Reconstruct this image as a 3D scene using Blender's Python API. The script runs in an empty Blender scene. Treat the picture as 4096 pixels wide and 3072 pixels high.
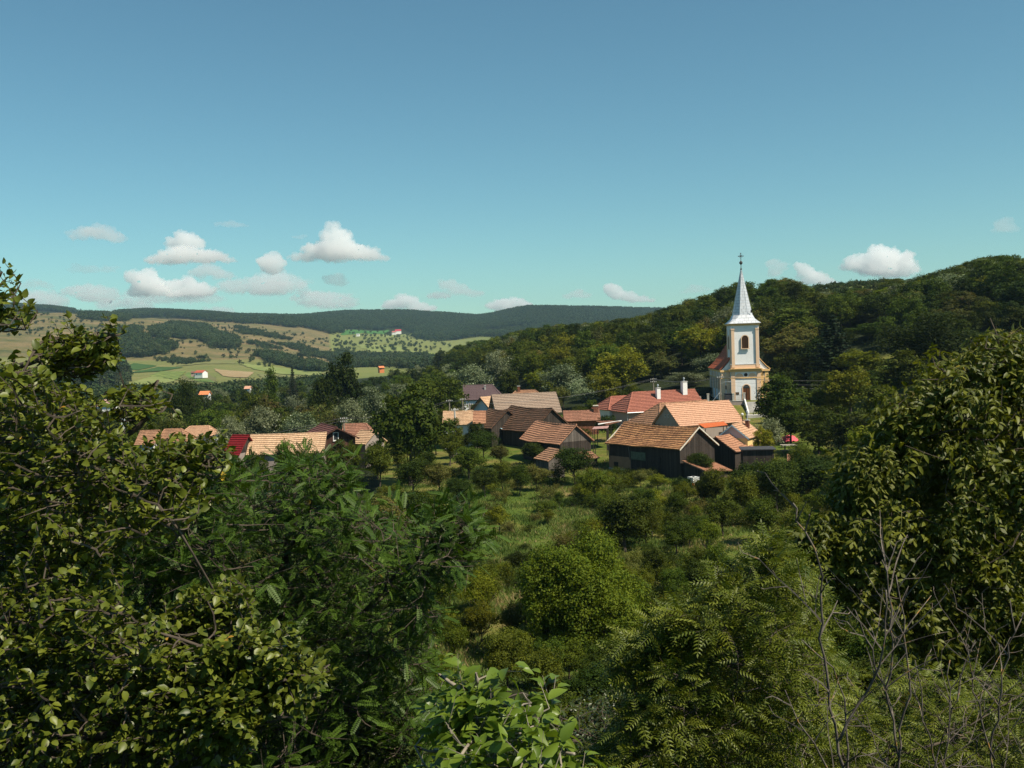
import bpy, bmesh, math, random
import numpy as np
from mathutils import Vector, Matrix
from math import radians as R, sin, cos, pi
SC = bpy.context.scene
COL = SC.collection
# ---------------------------------------------------------------- camera
PITCH, ROLL, FOC = R(2.23), R(1.89), 1000.0     # focal length in 1024-px units
_f = np.array([0, cos(PITCH), -sin(PITCH)]); _x = np.array([1.0, 0, 0]); _u = np.cross(_x, _f)
CR = cos(ROLL)*_x - sin(ROLL)*_u
CU = sin(ROLL)*_x + cos(ROLL)*_u
cd = bpy.data.cameras.new('camera'); cam = bpy.data.objects.new('camera', cd); COL.objects.link(cam)
cd.sensor_width = 36; cd.lens = 36*FOC/1024; cd.clip_start = .1; cd.clip_end = 60000
m = Matrix((CR, CU, -_f)).transposed().to_4x4(); cam.matrix_world = m
SC.camera = cam

def ray(px, py):
    return _f + ((np.asarray(px)-512)/FOC)[..., None]*CR + ((384-np.asarray(py))/FOC)[..., None]*CU
def at(px, py, Y):
    d = _f + (px-512)/FOC*CR + (384-py)/FOC*CU
    return Vector(d*(Y/d[1]))
def proj(x, y, z):
    P = np.stack([x, y, z], -1); w = P@_f
    return 512+FOC*(P@CR)/w, 384-FOC*(P@CU)/w

# ---------------------------------------------------------------- terrain
def zpy(a, Y, py):
    return (345-(a-512)*.033-py)/1000*Y
NEAR = [(0.5, -2.3), (3, -3.2), (10, -7.5), (20, -12), (35, -16), (60, -19), (100, -20.4), (150, -19.4)]
def L_(*p): return [('p',)+q for q in p]
PROF = {
 -700: [(210, -22), (300, -25), (700, -27), (1000, -10), (1500, 40), (2500, 110), (3500, 190), (6000, 160)],
 -100: [(210, -22), (300, -25), (500, -27), (700, -27)]+L_((1000, 385), (1300, 352), (1800, 318), (2100, 308), (2500, 316), (3500, 306), (6000, 330)),
 0: [(210, -22), (300, -25), (500, -27), (700, -27)]+L_((1000, 385), (1300, 353), (1800, 320), (2100, 309), (2500, 316), (3500, 306), (6000, 330)),
 50: [(210, -22), (300, -25), (500, -27), (700, -27)]+L_((1000, 383), (1300, 356), (1800, 324), (2100, 311.5), (2500, 318), (3500, 308.5), (6000, 330)),
 100: [(210, -22), (300, -25), (500, -27), (700, -27)]+L_((900, 387), (1300, 359), (1700, 334), (2200, 314), (2600, 319), (3500, 315), (6000, 330)),
 150: [(210, -22), (300, -25), (500, -27), (700, -27)]+L_((900, 385), (1250, 361), (1700, 332), (2200, 318), (2600, 320), (3500, 312), (6000, 330)),
 200: [(210, -22), (300, -25), (500, -27), (700, -27)]+L_((900, 384), (1200, 362), (1500, 345), (1900, 331), (2400, 320), (3500, 314), (6000, 330)),
 250: [(210, -21), (300, -25), (500, -27), (700, -27)]+L_((900, 384), (1200, 364), (1500, 348), (1900, 331), (2400, 324), (3500, 317), (6000, 330)),
 300: [(210, -21), (300, -25), (500, -27), (700, -27)]+L_((900, 383), (1200, 368), (1500, 354), (1900, 339), (2400, 326), (3500, 318), (6000, 330)),
 350: [(210, -20), (300, -24), (500, -25), (700, -26)]+L_((900, 378), (1200, 368), (1500, 360), (1900, 347), (2400, 336), (3500, 313.5), (6000, 330)),
 400: [(210, -19), (300, -22), (500, -20), (620, -18), (900, -24)]+L_((1200, 365), (1500, 357), (2000, 345), (2600, 336), (3500, 312.5), (6000, 330)),
 440: [(210, -18), (300, -20), (500, -17), (650, -13), (900, -20)]+L_((1200, 365), (1500, 358), (2000, 347), (2700, 336), (3500, 314.5), (6000, 330)),
 480: [(210, -17), (300, -18), (500, -12), (700, -7), (850, -4), (1100, -18)]+L_((1500, 360), (2000, 347), (2700, 330), (3500, 317.5), (6000, 330)),
 532: [(210, -16), (260, -15), (330, -11), (500, -2), (700, 5), (900, -6), (1500, -25)]+L_((2000, 350), (2700, 328), (3300, 308), (6000, 330)),
 592: [(210, -15.5), (260, -13), (330, -7), (450, 1), (600, 5.5), (800, -6), (1500, -25)]+L_((2000, 350), (2700, 328), (3400, 309), (6000, 330)),
 650: [(210, -14.5), (260, -11), (330, -3), (420, 3), (500, 5.5), (700, -6), (1500, -25)]+L_((2700, 330), (3500, 310.5), (6000, 330)),
 700: [(203, -16), (216, -13.4), (250, -10), (330, 3), (420, 11.5), (600, 0), (1500, -25)]+L_((2700, 330), (3500, 312), (6000, 330)),
 750: [(180, -17.2), (203, -16.3), (214, -13.4), (240, -9), (300, 3), (380, 13.5), (600, 2), (1500, -25), (3500, 90), (6000, 60)],
 790: [(180, -17), (203, -15.6), (216, -12), (240, -6), (300, 6), (380, 16.5), (600, 6), (1500, -25), (3500, 80), (6000, 60)],
 840: [(180, -14.5), (210, -9), (260, 1), (330, 11.5), (400, 19.2), (600, 10), (1500, -20), (3500, 60), (6000, 60)],
 890: [(180, -12), (210, -6), (260, 4), (330, 12.5), (400, 19.8), (600, 12), (1500, -20), (3500, 60), (6000, 60)],
 950: [(120, -16), (180, -9), (210, -3), (260, 6), (330, 14), (420, 21), (600, 14), (1500, -20), (3500, 60), (6000, 60)],
 1020: [(120, -13), (180, -6), (210, 0), (260, 9), (330, 17), (420, 24), (600, 18), (1500, -20), (3500, 60), (6000, 60)],
 1700: [(60, -15), (120, -8), (180, 0), (260, 15), (420, 32), (600, 25), (1500, -20), (3500, 60), (6000, 60)],
}
_GA = np.array(sorted(PROF)); _GL = np.linspace(math.log(.5), math.log(6000), 700)
_GZ = []
for a in _GA:
    pts = []
    for q in PROF[int(a)]:
        pts.append((q[1], zpy(a, q[1], q[2])) if q[0] == 'p' else q)
    y0 = pts[0][0]
    pts = [q for q in NEAR if q[0] < y0]+pts
    yy = np.log([q[0] for q in pts]); zz = [q[1] for q in pts]
    row = np.interp(_GL, yy, zz)
    k = np.array([1, 2, 3, 4, 3, 2, 1.])/16; row = np.convolve(np.pad(row, 3, mode='edge'), k, 'valid')
    _GZ.append(row)
_GZ = np.array(_GZ)
CHX, CHY, CHZ, CHR = 49.4, 211.0, -13.25, R(-4)       # church: centre of the tower front, terrace level
def fbm(x, y, o=4):
    s = np.zeros_like(x, dtype=float); a = 1.0; f = 1.0
    for i in range(o):
        s += a*np.sin(x*f*1.3+1.7*i+np.sin(y*f*.9+i*2.1)*1.3)*np.sin(y*f*1.1-.8*i+np.sin(x*f*.7+i)*1.4)
        a *= .5; f *= 2.03
    return s
def ground(x, y):
    x = np.asarray(x, dtype=float); y = np.asarray(y, dtype=float)
    yc = np.maximum(y, .5); a = 512+1000*x/np.maximum(yc, 12)
    a = np.clip(a, _GA[0], _GA[-1]-1e-3); l = np.clip(np.log(yc), _GL[0], _GL[-1]-1e-6)
    i = np.clip(np.searchsorted(_GA, a, side='right')-1, 0, len(_GA)-2)
    t = (a-_GA[i])/(_GA[i+1]-_GA[i]); t = t*t*(3-2*t)*.5+t*.5
    g = (l-_GL[0])/(_GL[1]-_GL[0]); j = np.clip(g.astype(int), 0, len(_GL)-2); s = g-j
    z = (_GZ[i, j]*(1-s)+_GZ[i, j+1]*s)*(1-t)+(_GZ[i+1, j]*(1-s)+_GZ[i+1, j+1]*s)*t
    amp = np.clip((y-600)/900, 0, 1)
    z = z+(fbm(x/160, y/190)*3.2+fbm(x/55+2, y/95, 3)*1.8)*amp*np.clip((3300-y)/600, .3, 1)+fbm(x/9+4, y/8, 3)*.12
    # church terrace
    dx = np.maximum(np.abs(x-CHX-1)-13, 0); dy = np.maximum(np.abs(y-CHY-8)-11.6, 0)
    dyf = np.where(y < CHY+8, dy*4, dy*1.0)
    w = np.clip(1-np.hypot(dx*.6, dyf)/6, 0, 1); w = w*w*(3-2*w)
    return z*(1-w)+(CHZ-.05)*w
def gz(x, y): return float(ground(np.array([x]), np.array([y]))[0])
_YS = np.geomspace(4, 5000, 1400)
def hit(px, py):
    d = ray(px, py); P = d*(_YS/d[1])[:, None]
    g = ground(P[:, 0], P[:, 1]); b = np.where(P[:, 2] < g)[0]
    if len(b) == 0: return None
    k = max(b[0], 1); y0, y1 = _YS[k-1], _YS[k]
    for _ in range(14):
        ym = .5*(y0+y1); p = d*(ym/d[1])
        if p[2] < gz(p[0], p[1]): y1 = ym
        else: y0 = ym
    p = d*(y1/d[1]); return float(p[0]), float(p[1]), gz(p[0], p[1])

# ---------------------------------------------------------------- objects
def tag(o, label=None, cat=None, group=None, kind=None):
    if label: o['label'] = label
    if cat: o['category'] = cat
    if group: o['group'] = group
    if kind: o['kind'] = kind
    return o
def link(name, data, parent=None):
    o = bpy.data.objects.new(name, data); COL.objects.link(o)
    if parent is not None: o.parent = parent
    return o
def empty(name, loc, rz=0, label=None, cat=None, group=None):
    o = link(name, None); o.location = loc; o.rotation_euler = (0, 0, rz); o.empty_display_size = .5
    return tag(o, label, cat, group)
def npmesh(name, V, F, mats, tint=None, smooth=False, mi=None):
    """V (N,3); F (M,k) uniform polygons or list of such arrays"""
    Fs = F if isinstance(F, list) else [F]
    me = bpy.data.meshes.new(name); V = np.ascontiguousarray(V, dtype=np.float32)
    me.vertices.add(len(V)); me.vertices.foreach_set('co', V.ravel())
    lv = np.concatenate([f.ravel() for f in Fs]).astype(np.int32)
    ls = []; st = 0
    for f in Fs:
        ls.append(st+np.arange(len(f))*f.shape[1]); st += f.size
    ls = np.concatenate(ls).astype(np.int32)
    me.loops.add(len(lv)); me.loops.foreach_set('vertex_index', lv)
    me.polygons.add(len(ls)); me.polygons.foreach_set('loop_start', ls)
    if mi is not None: me.polygons.foreach_set('material_index', np.asarray(mi, dtype=np.int32))
    me.update(calc_edges=True)
    if smooth: me.polygons.foreach_set('use_smooth', np.ones(len(ls), dtype=bool))
    else: me.polygons.foreach_set('use_smooth', np.zeros(len(ls), dtype=bool))
    if tint is not None:
        at_ = me.attributes.new('tint', 'FLOAT', 'FACE'); at_.data.foreach_set('value', np.asarray(tint, dtype=np.float32))
    for mm in (mats if isinstance(mats, (list, tuple)) else [mats]): me.materials.append(mm)
    return me
class MB:
    """polygon collector with uv in metres"""
    def __init__(s): s.v = []; s.f = []; s.uv = []
    def poly(s, pts, uv=None):
        n = len(s.v); s.v += [tuple(p) for p in pts]; s.f.append(tuple(range(n, n+len(pts))))
        if uv is None:
            p = [Vector(q) for q in pts]; nn = Vector((0, 0, 0))
            for i in range(1, len(p)-1): nn += (p[i]-p[0]).cross(p[i+1]-p[0])
            nn = nn.normalized() if nn.length > 1e-9 else Vector((0, 0, 1))
            if abs(nn.z) > .9: uv = [(q.x, q.y) for q in p]
            else:
                h = Vector((-nn.y, nn.x, 0)).normalized(); vv = nn.cross(h)
                uv = [(q.dot(h), q.dot(vv)) for q in p]
        s.uv += list(uv)
    def box(s, c, d, rz=0):
        cx, cy, cz = c; a, b, h = d[0]/2, d[1]/2, d[2]/2; C, S = cos(rz), sin(rz)
        P = lambda x, y, z: (cx+x*C-y*S, cy+x*S+y*C, cz+z)
        for q in (((-a,-b,-h),(a,-b,-h),(a,-b,h),(-a,-b,h)), ((a,-b,-h),(a,b,-h),(a,b,h),(a,-b,h)), ((a,b,-h),(-a,b,-h),(-a,b,h),(a,b,h)),
                  ((-a,b,-h),(-a,-b,-h),(-a,-b,h),(-a,b,h)), ((-a,-b,h),(a,-b,h),(a,b,h),(-a,b,h)), ((-a,b,-h),(a,b,-h),(a,-b,-h),(-a,-b,-h))):
            s.poly([P(*w) for w in q])
        return s
    def prism(s, outline, y0, y1, axis='y'):
        """outline [(x,z)] ccw seen from -y, extruded y0..y1"""
        n = len(outline)
        T = (lambda x, y, z: (x, y, z)) if axis == 'y' else (lambda x, y, z: (y, -x, z)) if axis == 'x' else (lambda x, y, z: (x, z, y))
        s.poly([T(x, y0, z) for x, z in outline]); s.poly([T(x, y1, z) for x, z in reversed(outline)])
        for i in range(n):
            (xa, za), (xb, zb) = outline[i], outline[(i+1) % n]
            s.poly([T(xb, y0, zb), T(xa, y0, za), T(xa, y1, za), T(xb, y1, zb)])
        return s
    def tube(s, pts, rad, k=8, cap=True):
        pts = [Vector(p) for p in pts]; n = len(pts); rings = []
        rad = rad if isinstance(rad, (list, tuple)) else [rad]*n
        for i, p in enumerate(pts):
            t = (pts[min(i+1, n-1)]-pts[max(i-1, 0)]).normalized()
            a = t.cross(Vector((0, 0, 1)) if abs(t.z) < .95 else Vector((1, 0, 0))).normalized(); b = t.cross(a)
            rings.append([p+(a*cos(2*pi*j/k)+b*sin(2*pi*j/k))*rad[i] for j in range(k)])
        for i in range(n-1):
            for j in range(k):
                s.poly([rings[i][j], rings[i+1][j], rings[i+1][(j+1) % k], rings[i][(j+1) % k]])
        if cap: s.poly(rings[0]); s.poly(list(reversed(rings[-1])))
        return s
    def lathe(s, prof, c=(0, 0), k=12, rot=0):
        for i in range(len(prof)-1):
            (r0, z0), (r1, z1) = prof[i], prof[i+1]
            for j in range(k):
                a0, a1 = rot+2*pi*j/k, rot+2*pi*(j+1)/k
                P = lambda r, a, z: (c[0]+r*cos(a), c[1]+r*sin(a), z)
                q = [P(r0, a0, z0), P(r0, a1, z0), P(r1, a1, z1), P(r1, a0, z1)]
                if r1 < 1e-6: q = q[:3]
                elif r0 < 1e-6: q = [q[0], q[2], q[3]]
                s.poly(q)
        return s
    def mesh(s, name, mat, weld=False, smooth=False):
        me = bpy.data.meshes.new(name); me.from_pydata(s.v, [], s.f); me.materials.append(mat)
        u = me.uv_layers.new(name='uv'); u.data.foreach_set('uv', np.array(s.uv, dtype=np.float32).ravel())
        if weld or smooth:
            b = bmesh.new(); b.from_mesh(me); bmesh.ops.remove_doubles(b, verts=b.verts, dist=1e-4)
            bmesh.ops.recalc_face_normals(b, faces=b.faces); b.to_mesh(me); b.free()
        if smooth: me.polygons.foreach_set('use_smooth', np.ones(len(me.polygons), dtype=bool))
        me.update(); return me
    def build(s, name, mat, parent=None, **k): return link(name, s.mesh(name, mat, **k), parent)

# ---------------------------------------------------------------- materials
def mat(name):
    m = bpy.data.materials.new(name); m.use_nodes = True; nt = m.node_tree
    return m, nt, nt.nodes['Principled BSDF'], nt.nodes['Material Output']
def N(nt, t, **k):
    n = nt.nodes.new(t)
    for a, b in k.items():
        if a in n.inputs.keys(): n.inputs[a].default_value = b
        else: setattr(n, a, b)
    return n
def c4(c): return (c[0], c[1], c[2], 1)
def mixc(nt, fac, a, b, mode='MIX'):
    n = nt.nodes.new('ShaderNodeMix'); n.data_type = 'RGBA'; n.blend_type = mode
    for s, v in ((n.inputs[0], fac), (n.inputs[6], a), (n.inputs[7], b)):
        if hasattr(v, 'is_linked'): nt.links.new(v, s)
        elif isinstance(v, (tuple, list)): s.default_value = c4(v)
        else: s.default_value = v
    return n.outputs[2]
def ramp(nt, fac, stops):
    n = nt.nodes.new('ShaderNodeValToRGB'); e = n.color_ramp.elements
    while len(e) < len(stops): e.new(.5)
    for q, (p, c) in zip(e, stops): q.position = p; q.color = c4(c) if isinstance(c, (tuple, list)) else (c, c, c, 1)
    nt.links.new(fac, n.inputs[0]); return n.outputs[0]
def noise(nt, scale, detail=4, vec=None, rough=.6, dist=0):
    n = N(nt, 'ShaderNodeTexNoise'); n.inputs['Scale'].default_value = scale; n.inputs['Detail'].default_value = detail
    n.inputs['Roughness'].default_value = rough; n.inputs['Distortion'].default_value = dist
    if vec is not None: nt.links.new(vec, n.inputs['Vector'])
    return n.outputs['Fac']
def coord(nt, which='Object'): return nt.nodes.new('ShaderNodeTexCoord').outputs[which]
def mapping(nt, vec, scale=(1, 1, 1), rot=(0, 0, 0), loc=(0, 0, 0)):
    n = nt.nodes.new('ShaderNodeMapping'); n.inputs['Scale'].default_value = scale; n.inputs['Rotation'].default_value = rot
    n.inputs['Location'].default_value = loc; nt.links.new(vec, n.inputs[0]); return n.outputs[0]
def bump(nt, h, bs, strength=.5, dist=.05):
    n = N(nt, 'ShaderNodeBump'); n.inputs['Strength'].default_value = strength; n.inputs['Distance'].default_value = dist
    nt.links.new(h, n.inputs['Height']); nt.links.new(n.outputs[0], bs.inputs['Normal']); return n
def simple(name, c, rough=.7, metal=0, var=.12, scale=3, spec=.3):
    m, nt, b, o = mat(name); v = noise(nt, scale, 5, coord(nt))
    cc = ramp(nt, v, [(.3, tuple(x*(1-var) for x in c)), (.7, tuple(min(1, x*(1+var)) for x in c))])
    nt.links.new(cc, b.inputs['Base Color']); b.inputs['Roughness'].default_value = rough; b.inputs['Metallic'].default_value = metal
    b.inputs['Specular IOR Level'].default_value = spec; return m
def leafmat(name, ca, cb, cc=None, pc=.0, trans=.35, rough=.62, spec=.10, objvar=.35, nscale=.25):
    """leaf material: two greens by leaf, a share pc of leaves in colour cc, whole tree varied by object"""
    m, nt, b, o = mat(name); a = N(nt, 'ShaderNodeAttribute', attribute_name='tint'); f = a.outputs['Fac']
    st = [(0, ca), (1-pc-.02 if cc else 1, cb)]
    if cc: st.append((1-pc, cc))
    col = ramp(nt, f, st)
    oi = N(nt, 'ShaderNodeObjectInfo'); hs = N(nt, 'ShaderNodeHueSaturation')
    mr = N(nt, 'ShaderNodeMapRange'); mr.inputs['To Min'].default_value = 1-objvar; mr.inputs['To Max'].default_value = 1+objvar
    nt.links.new(oi.outputs['Random'], mr.inputs['Value']); nt.links.new(mr.outputs[0], hs.inputs['Value'])
    m2 = N(nt, 'ShaderNodeMath', operation='MULTIPLY_ADD'); m2.inputs[1].default_value = 7.13; m2.inputs[2].default_value = .37
    nt.links.new(oi.outputs['Random'], m2.inputs[0]); m3 = N(nt, 'ShaderNodeMath', operation='FRACT'); nt.links.new(m2.outputs[0], m3.inputs[0])
    mr2 = N(nt, 'ShaderNodeMapRange'); mr2.inputs['To Min'].default_value = .5-.028*objvar/.35; mr2.inputs['To Max'].default_value = .5+.018*objvar/.35
    nt.links.new(m3.outputs[0], mr2.inputs['Value']); nt.links.new(mr2.outputs[0], hs.inputs['Hue'])
    nt.links.new(col, hs.inputs['Color']); c = hs.outputs[0]
    nt.links.new(c, b.inputs['Base Color']); b.inputs['Roughness'].default_value = rough; b.inputs['Specular IOR Level'].default_value = spec
    t = N(nt, 'ShaderNodeBsdfTranslucent'); tc = mixc(nt, 1.0, c, (1.3, 1.25, .5), 'MULTIPLY'); nt.links.new(tc, t.inputs[0])
    mx = N(nt, 'ShaderNodeMixShader'); mx.inputs[0].default_value = trans
    nt.links.new(b.outputs[0], mx.inputs[1]); nt.links.new(t.outputs[0], mx.inputs[2]); nt.links.new(mx.outputs[0], o.inputs['Surface'])
    return m
def tilemat(name, ca, cb, cdark, moss=0.0, w=.24, h=.45, rough=.85, patch=.5, line=.35):
    """clay tiles laid in courses on the uv in metres"""
    m, nt, b, o = mat(name); uv = coord(nt, 'UV')
    def brick(c1, c2, mort, ms, tex=uv):
        n = nt.nodes.new('ShaderNodeTexBrick'); n.inputs['Color1'].default_value = c4(c1); n.inputs['Color2'].default_value = c4(c2); n.inputs['Mortar'].default_value = c4(mort)
        n.inputs['Scale'].default_value = 1; n.inputs['Mortar Size'].default_value = ms; n.inputs['Brick Width'].default_value = w; n.inputs['Row Height'].default_value = h
        n.inputs['Mortar Smooth'].default_value = .3; nt.links.new(tex, n.inputs['Vector']); return n
    bk = brick(ca, cb, tuple(x*line for x in ca), .035)
    big = noise(nt, .55, 5, uv, .65); c = mixc(nt, ramp(nt, big, [(.42, 0.0), (.62, patch)]), bk.outputs['Color'], cdark)
    blot = noise(nt, 1.9, 2, mapping(nt, uv, (1.6, 2.2, 1)), .9); c = mixc(nt, ramp(nt, blot, [(.35, .5), (.5, 0.0)]), c, tuple(min(1, x*1.45) for x in ca))
    fine = noise(nt, 3.2, 3, mapping(nt, uv, (1, .9, 1)), .8)
    c = mixc(nt, ramp(nt, fine, [(.5, 0.0), (.72, .45)]), c, tuple(x*.55 for x in cdark))
    if moss: c = mixc(nt, ramp(nt, noise(nt, 1.3, 6, uv, .75), [(.5, 0.0), (.62, moss)]), c, (.035, .035, .016))
    nt.links.new(c, b.inputs['Base Color']); b.inputs['Roughness'].default_value = rough; b.inputs['Specular IOR Level'].default_value = .25
    bump(nt, bk.outputs['Fac'], b, .5, -.03); return m
def woodmat(name, c, dark=.35, wid=.17):
    m, nt, b, o = mat(name); uv = coord(nt, 'UV')
    bk = nt.nodes.new('ShaderNodeTexBrick'); bk.offset = 0; bk.inputs['Color1'].default_value = c4(tuple(x*.6 for x in c)); bk.inputs['Color2'].default_value = c4(tuple(min(1, x*1.35) for x in c))
    bk.inputs['Mortar'].default_value = c4(tuple(x*.1 for x in c)); bk.inputs['Scale'].default_value = 1; bk.inputs['Brick Width'].default_value = wid; bk.inputs['Row Height'].default_value = 9
    bk.inputs['Mortar Size'].default_value = .014; nt.links.new(uv, bk.inputs['Vector'])
    st = noise(nt, 2.5, 6, mapping(nt, uv, (7, .6, 1)), .7)
    cc = mixc(nt, ramp(nt, st, [(.4, 0.0), (.68, .75)]), bk.outputs['Color'], tuple(x*dark for x in c))
    nt.links.new(cc, b.inputs['Base Color']); b.inputs['Roughness'].default_value = .9; b.inputs['Specular IOR Level'].default_value = .15
    bump(nt, bk.outputs['Fac'], b, .4, -.03); return m
def plaster(name, c, dirt=.25, dc=(.3, .27, .22)):
    m, nt, b, o = mat(name); ob = coord(nt)
    v = noise(nt, 1.1, 7, ob, .7); cc = mixc(nt, ramp(nt, v, [(.48, 0.0), (.75, dirt)]), c, dc)
    st = noise(nt, 1.6, 4, mapping(nt, ob, (2.2, 2.2, .25)), .7); cc = mixc(nt, ramp(nt, st, [(.55, 0.0), (.8, dirt*.7)]), cc, dc)
    nt.links.new(cc, b.inputs['Base Color']); b.inputs['Roughness'].default_value = .9; b.inputs['Specular IOR Level'].default_value = .2
    bump(nt, noise(nt, 9, 4, ob), b, .15, .02); return m
# ---------------------------------------------------------------- world, sun
SUN_EL, SUN_AZ = R(52), R(125)         # azimuth clockwise from the viewing direction +Y: right and slightly behind the camera
EXPO = .52
w = bpy.data.worlds.new('World'); SC.world = w; w.use_nodes = True; nt = w.node_tree
bg = nt.nodes['Background']; sky = nt.nodes.new('ShaderNodeTexSky'); sky.sky_type = 'NISHITA'; sky.sun_disc = False
sky.sun_elevation = SUN_EL; sky.sun_rotation = SUN_AZ; sky.air_density = 1.0; sky.dust_density = .2; sky.ozone_density = 1.5; sky.altitude = 300
tc = mixc(nt, 1.0, sky.outputs[0], (.86, 1.30, 1.20), 'MULTIPLY')
nt.links.new(tc, bg.inputs[0]); bg.inputs[1].default_value = .057
sd = bpy.data.lights.new('sun', 'SUN'); sd.energy = 5.0; sd.angle = R(.53); sd.color = (1, .90, .73)
so = link('sun', sd); dirv = Vector((sin(SUN_AZ)*cos(SUN_EL), cos(SUN_AZ)*cos(SUN_EL), sin(SUN_EL)))
so.rotation_euler = dirv.to_track_quat('Z', 'Y').to_euler(); so.location = (20, -20, 60)
SC.view_settings.view_transform = 'Standard'; SC.view_settings.look = 'None'; SC.view_settings.exposure = EXPO; SC.view_settings.gamma = 1
SC.cycles.max_bounces = 16; SC.cycles.diffuse_bounces = 1; SC.cycles.glossy_bounces = 2; SC.cycles.transmission_bounces = 4; SC.cycles.volume_bounces = 14
SC.cycles.transparent_max_bounces = 6; SC.cycles.use_denoising = True; SC.cycles.denoising_prefilter = 'NONE'
SC.cycles.use_adaptive_sampling = True; SC.cycles.adaptive_threshold = .01
SC.render.film_transparent = False

# ---------------------------------------------------------------- ground sheet
def pip(x, y, poly):
    inside = np.zeros(np.shape(x), dtype=bool); n = len(poly); j = n-1
    for i in range(n):
        xi, yi = poly[i]; xj, yj = poly[j]
        c = ((yi > y) != (yj > y)) & (x < (xj-xi)*(y-yi)/((yj-yi) if yj != yi else 1e-9)+xi)
        inside ^= c; j = i
    return inside
def terrain():
    nc, nr = 420, 520
    a = np.concatenate([np.linspace(-700, -60, 40), np.linspace(-50, 1090, 340), np.linspace(1100, 1700, 40)])
    Y = np.geomspace(1.0, 6000, nr)
    A, YY = np.meshgrid(a, Y); X = (A-512)/1000*np.maximum(YY, 12)
    Z = ground(X, YY)
    V = np.stack([X.ravel(), YY.ravel(), Z.ravel()], 1); n = len(a)
    i = np.arange((nr-1)*(n-1)); r, c = i//(n-1), i % (n-1); b = r*n+c
    F = np.stack([b, b+1, b+n+1, b+n], 1)
    # skirt behind and beneath the camera and far outside
    m, nt, bs, o = mat('ground')
    at_ = N(nt, 'ShaderNodeAttribute', attribute_name='cover'); co = coord(nt)
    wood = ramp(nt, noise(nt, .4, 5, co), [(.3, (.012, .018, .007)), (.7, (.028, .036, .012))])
    gr = ramp(nt, noise(nt, .12, 8, co, .72), [(.30, (.045, .085, .010)), (.44, (.085, .125, .018)), (.55, (.16, .15, .035)), (.68, (.26, .18, .085))])
    gr = mixc(nt, ramp(nt, noise(nt, 2.2, 6, co, .8), [(.42, 0.0), (.66, .5)]), gr, (.035, .05, .015))
    dry = ramp(nt, noise(nt, .011, 9, mapping(nt, co, (1, 2.2, 1)), .66), [(.32, (.06, .075, .025)), (.43, (.12, .112, .042)), (.55, (.185, .14, .062)), (.68, (.25, .17, .09))])
    dry = mixc(nt, ramp(nt, noise(nt, .09, 7, mapping(nt, co, (1, 1.6, 3)), .8), [(.50, 0.0), (.62, .8)]), dry, (.045, .06, .022))
    wv = nt.nodes.new('ShaderNodeTexWave'); wv.bands_direction = 'Z'; wv.inputs['Scale'].default_value = .35; wv.inputs['Distortion'].default_value = 5; wv.inputs['Detail'].default_value = 3; nt.links.new(co, wv.inputs[0])
    dry = mixc(nt, ramp(nt, wv.outputs[1], [(.3, .22), (.6, 0.0)]), dry, (.10, .085, .045))
    sp = nt.nodes.new('ShaderNodeSeparateColor'); nt.links.new(at_.outputs['Color'], sp.inputs[0])
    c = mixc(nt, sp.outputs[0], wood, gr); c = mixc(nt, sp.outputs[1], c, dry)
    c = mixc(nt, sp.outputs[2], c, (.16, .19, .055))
    nt.links.new(c, bs.inputs['Base Color']); bs.inputs['Roughness'].default_value = .95; bs.inputs['Specular IOR Level'].default_value = .1
    bump(nt, noise(nt, 3, 6, co, .8), bs, .5, .25)
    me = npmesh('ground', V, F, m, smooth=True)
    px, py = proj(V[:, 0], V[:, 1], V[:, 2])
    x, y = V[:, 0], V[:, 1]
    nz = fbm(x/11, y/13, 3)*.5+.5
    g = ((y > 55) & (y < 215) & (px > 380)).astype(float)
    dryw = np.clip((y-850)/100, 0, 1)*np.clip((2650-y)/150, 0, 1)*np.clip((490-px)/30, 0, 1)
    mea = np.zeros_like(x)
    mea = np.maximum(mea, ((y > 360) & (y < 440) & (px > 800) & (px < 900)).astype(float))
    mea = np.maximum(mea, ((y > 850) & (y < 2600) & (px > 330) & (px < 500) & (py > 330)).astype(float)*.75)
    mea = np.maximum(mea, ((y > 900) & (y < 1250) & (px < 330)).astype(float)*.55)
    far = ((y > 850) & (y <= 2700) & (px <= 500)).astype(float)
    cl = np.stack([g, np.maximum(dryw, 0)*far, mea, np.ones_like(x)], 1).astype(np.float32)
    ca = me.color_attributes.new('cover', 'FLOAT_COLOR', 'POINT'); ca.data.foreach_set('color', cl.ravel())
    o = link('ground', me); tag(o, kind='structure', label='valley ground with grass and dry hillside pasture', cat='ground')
terrain()
# ground behind the camera, and the plain far beyond
b = MB(); b.poly([(-15, -300, -2.4), (15, -300, -2.4), (14.3, 1.0, gz(14, 1)-.3), (-14.5, 1.0, gz(-14, 1)-.3)])
gb = b.build('hillside', simple('hillside_soil', (.05, .06, .02)))
tag(gb, kind='structure', label='grassy slope behind the viewpoint', cat='hillside')

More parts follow.
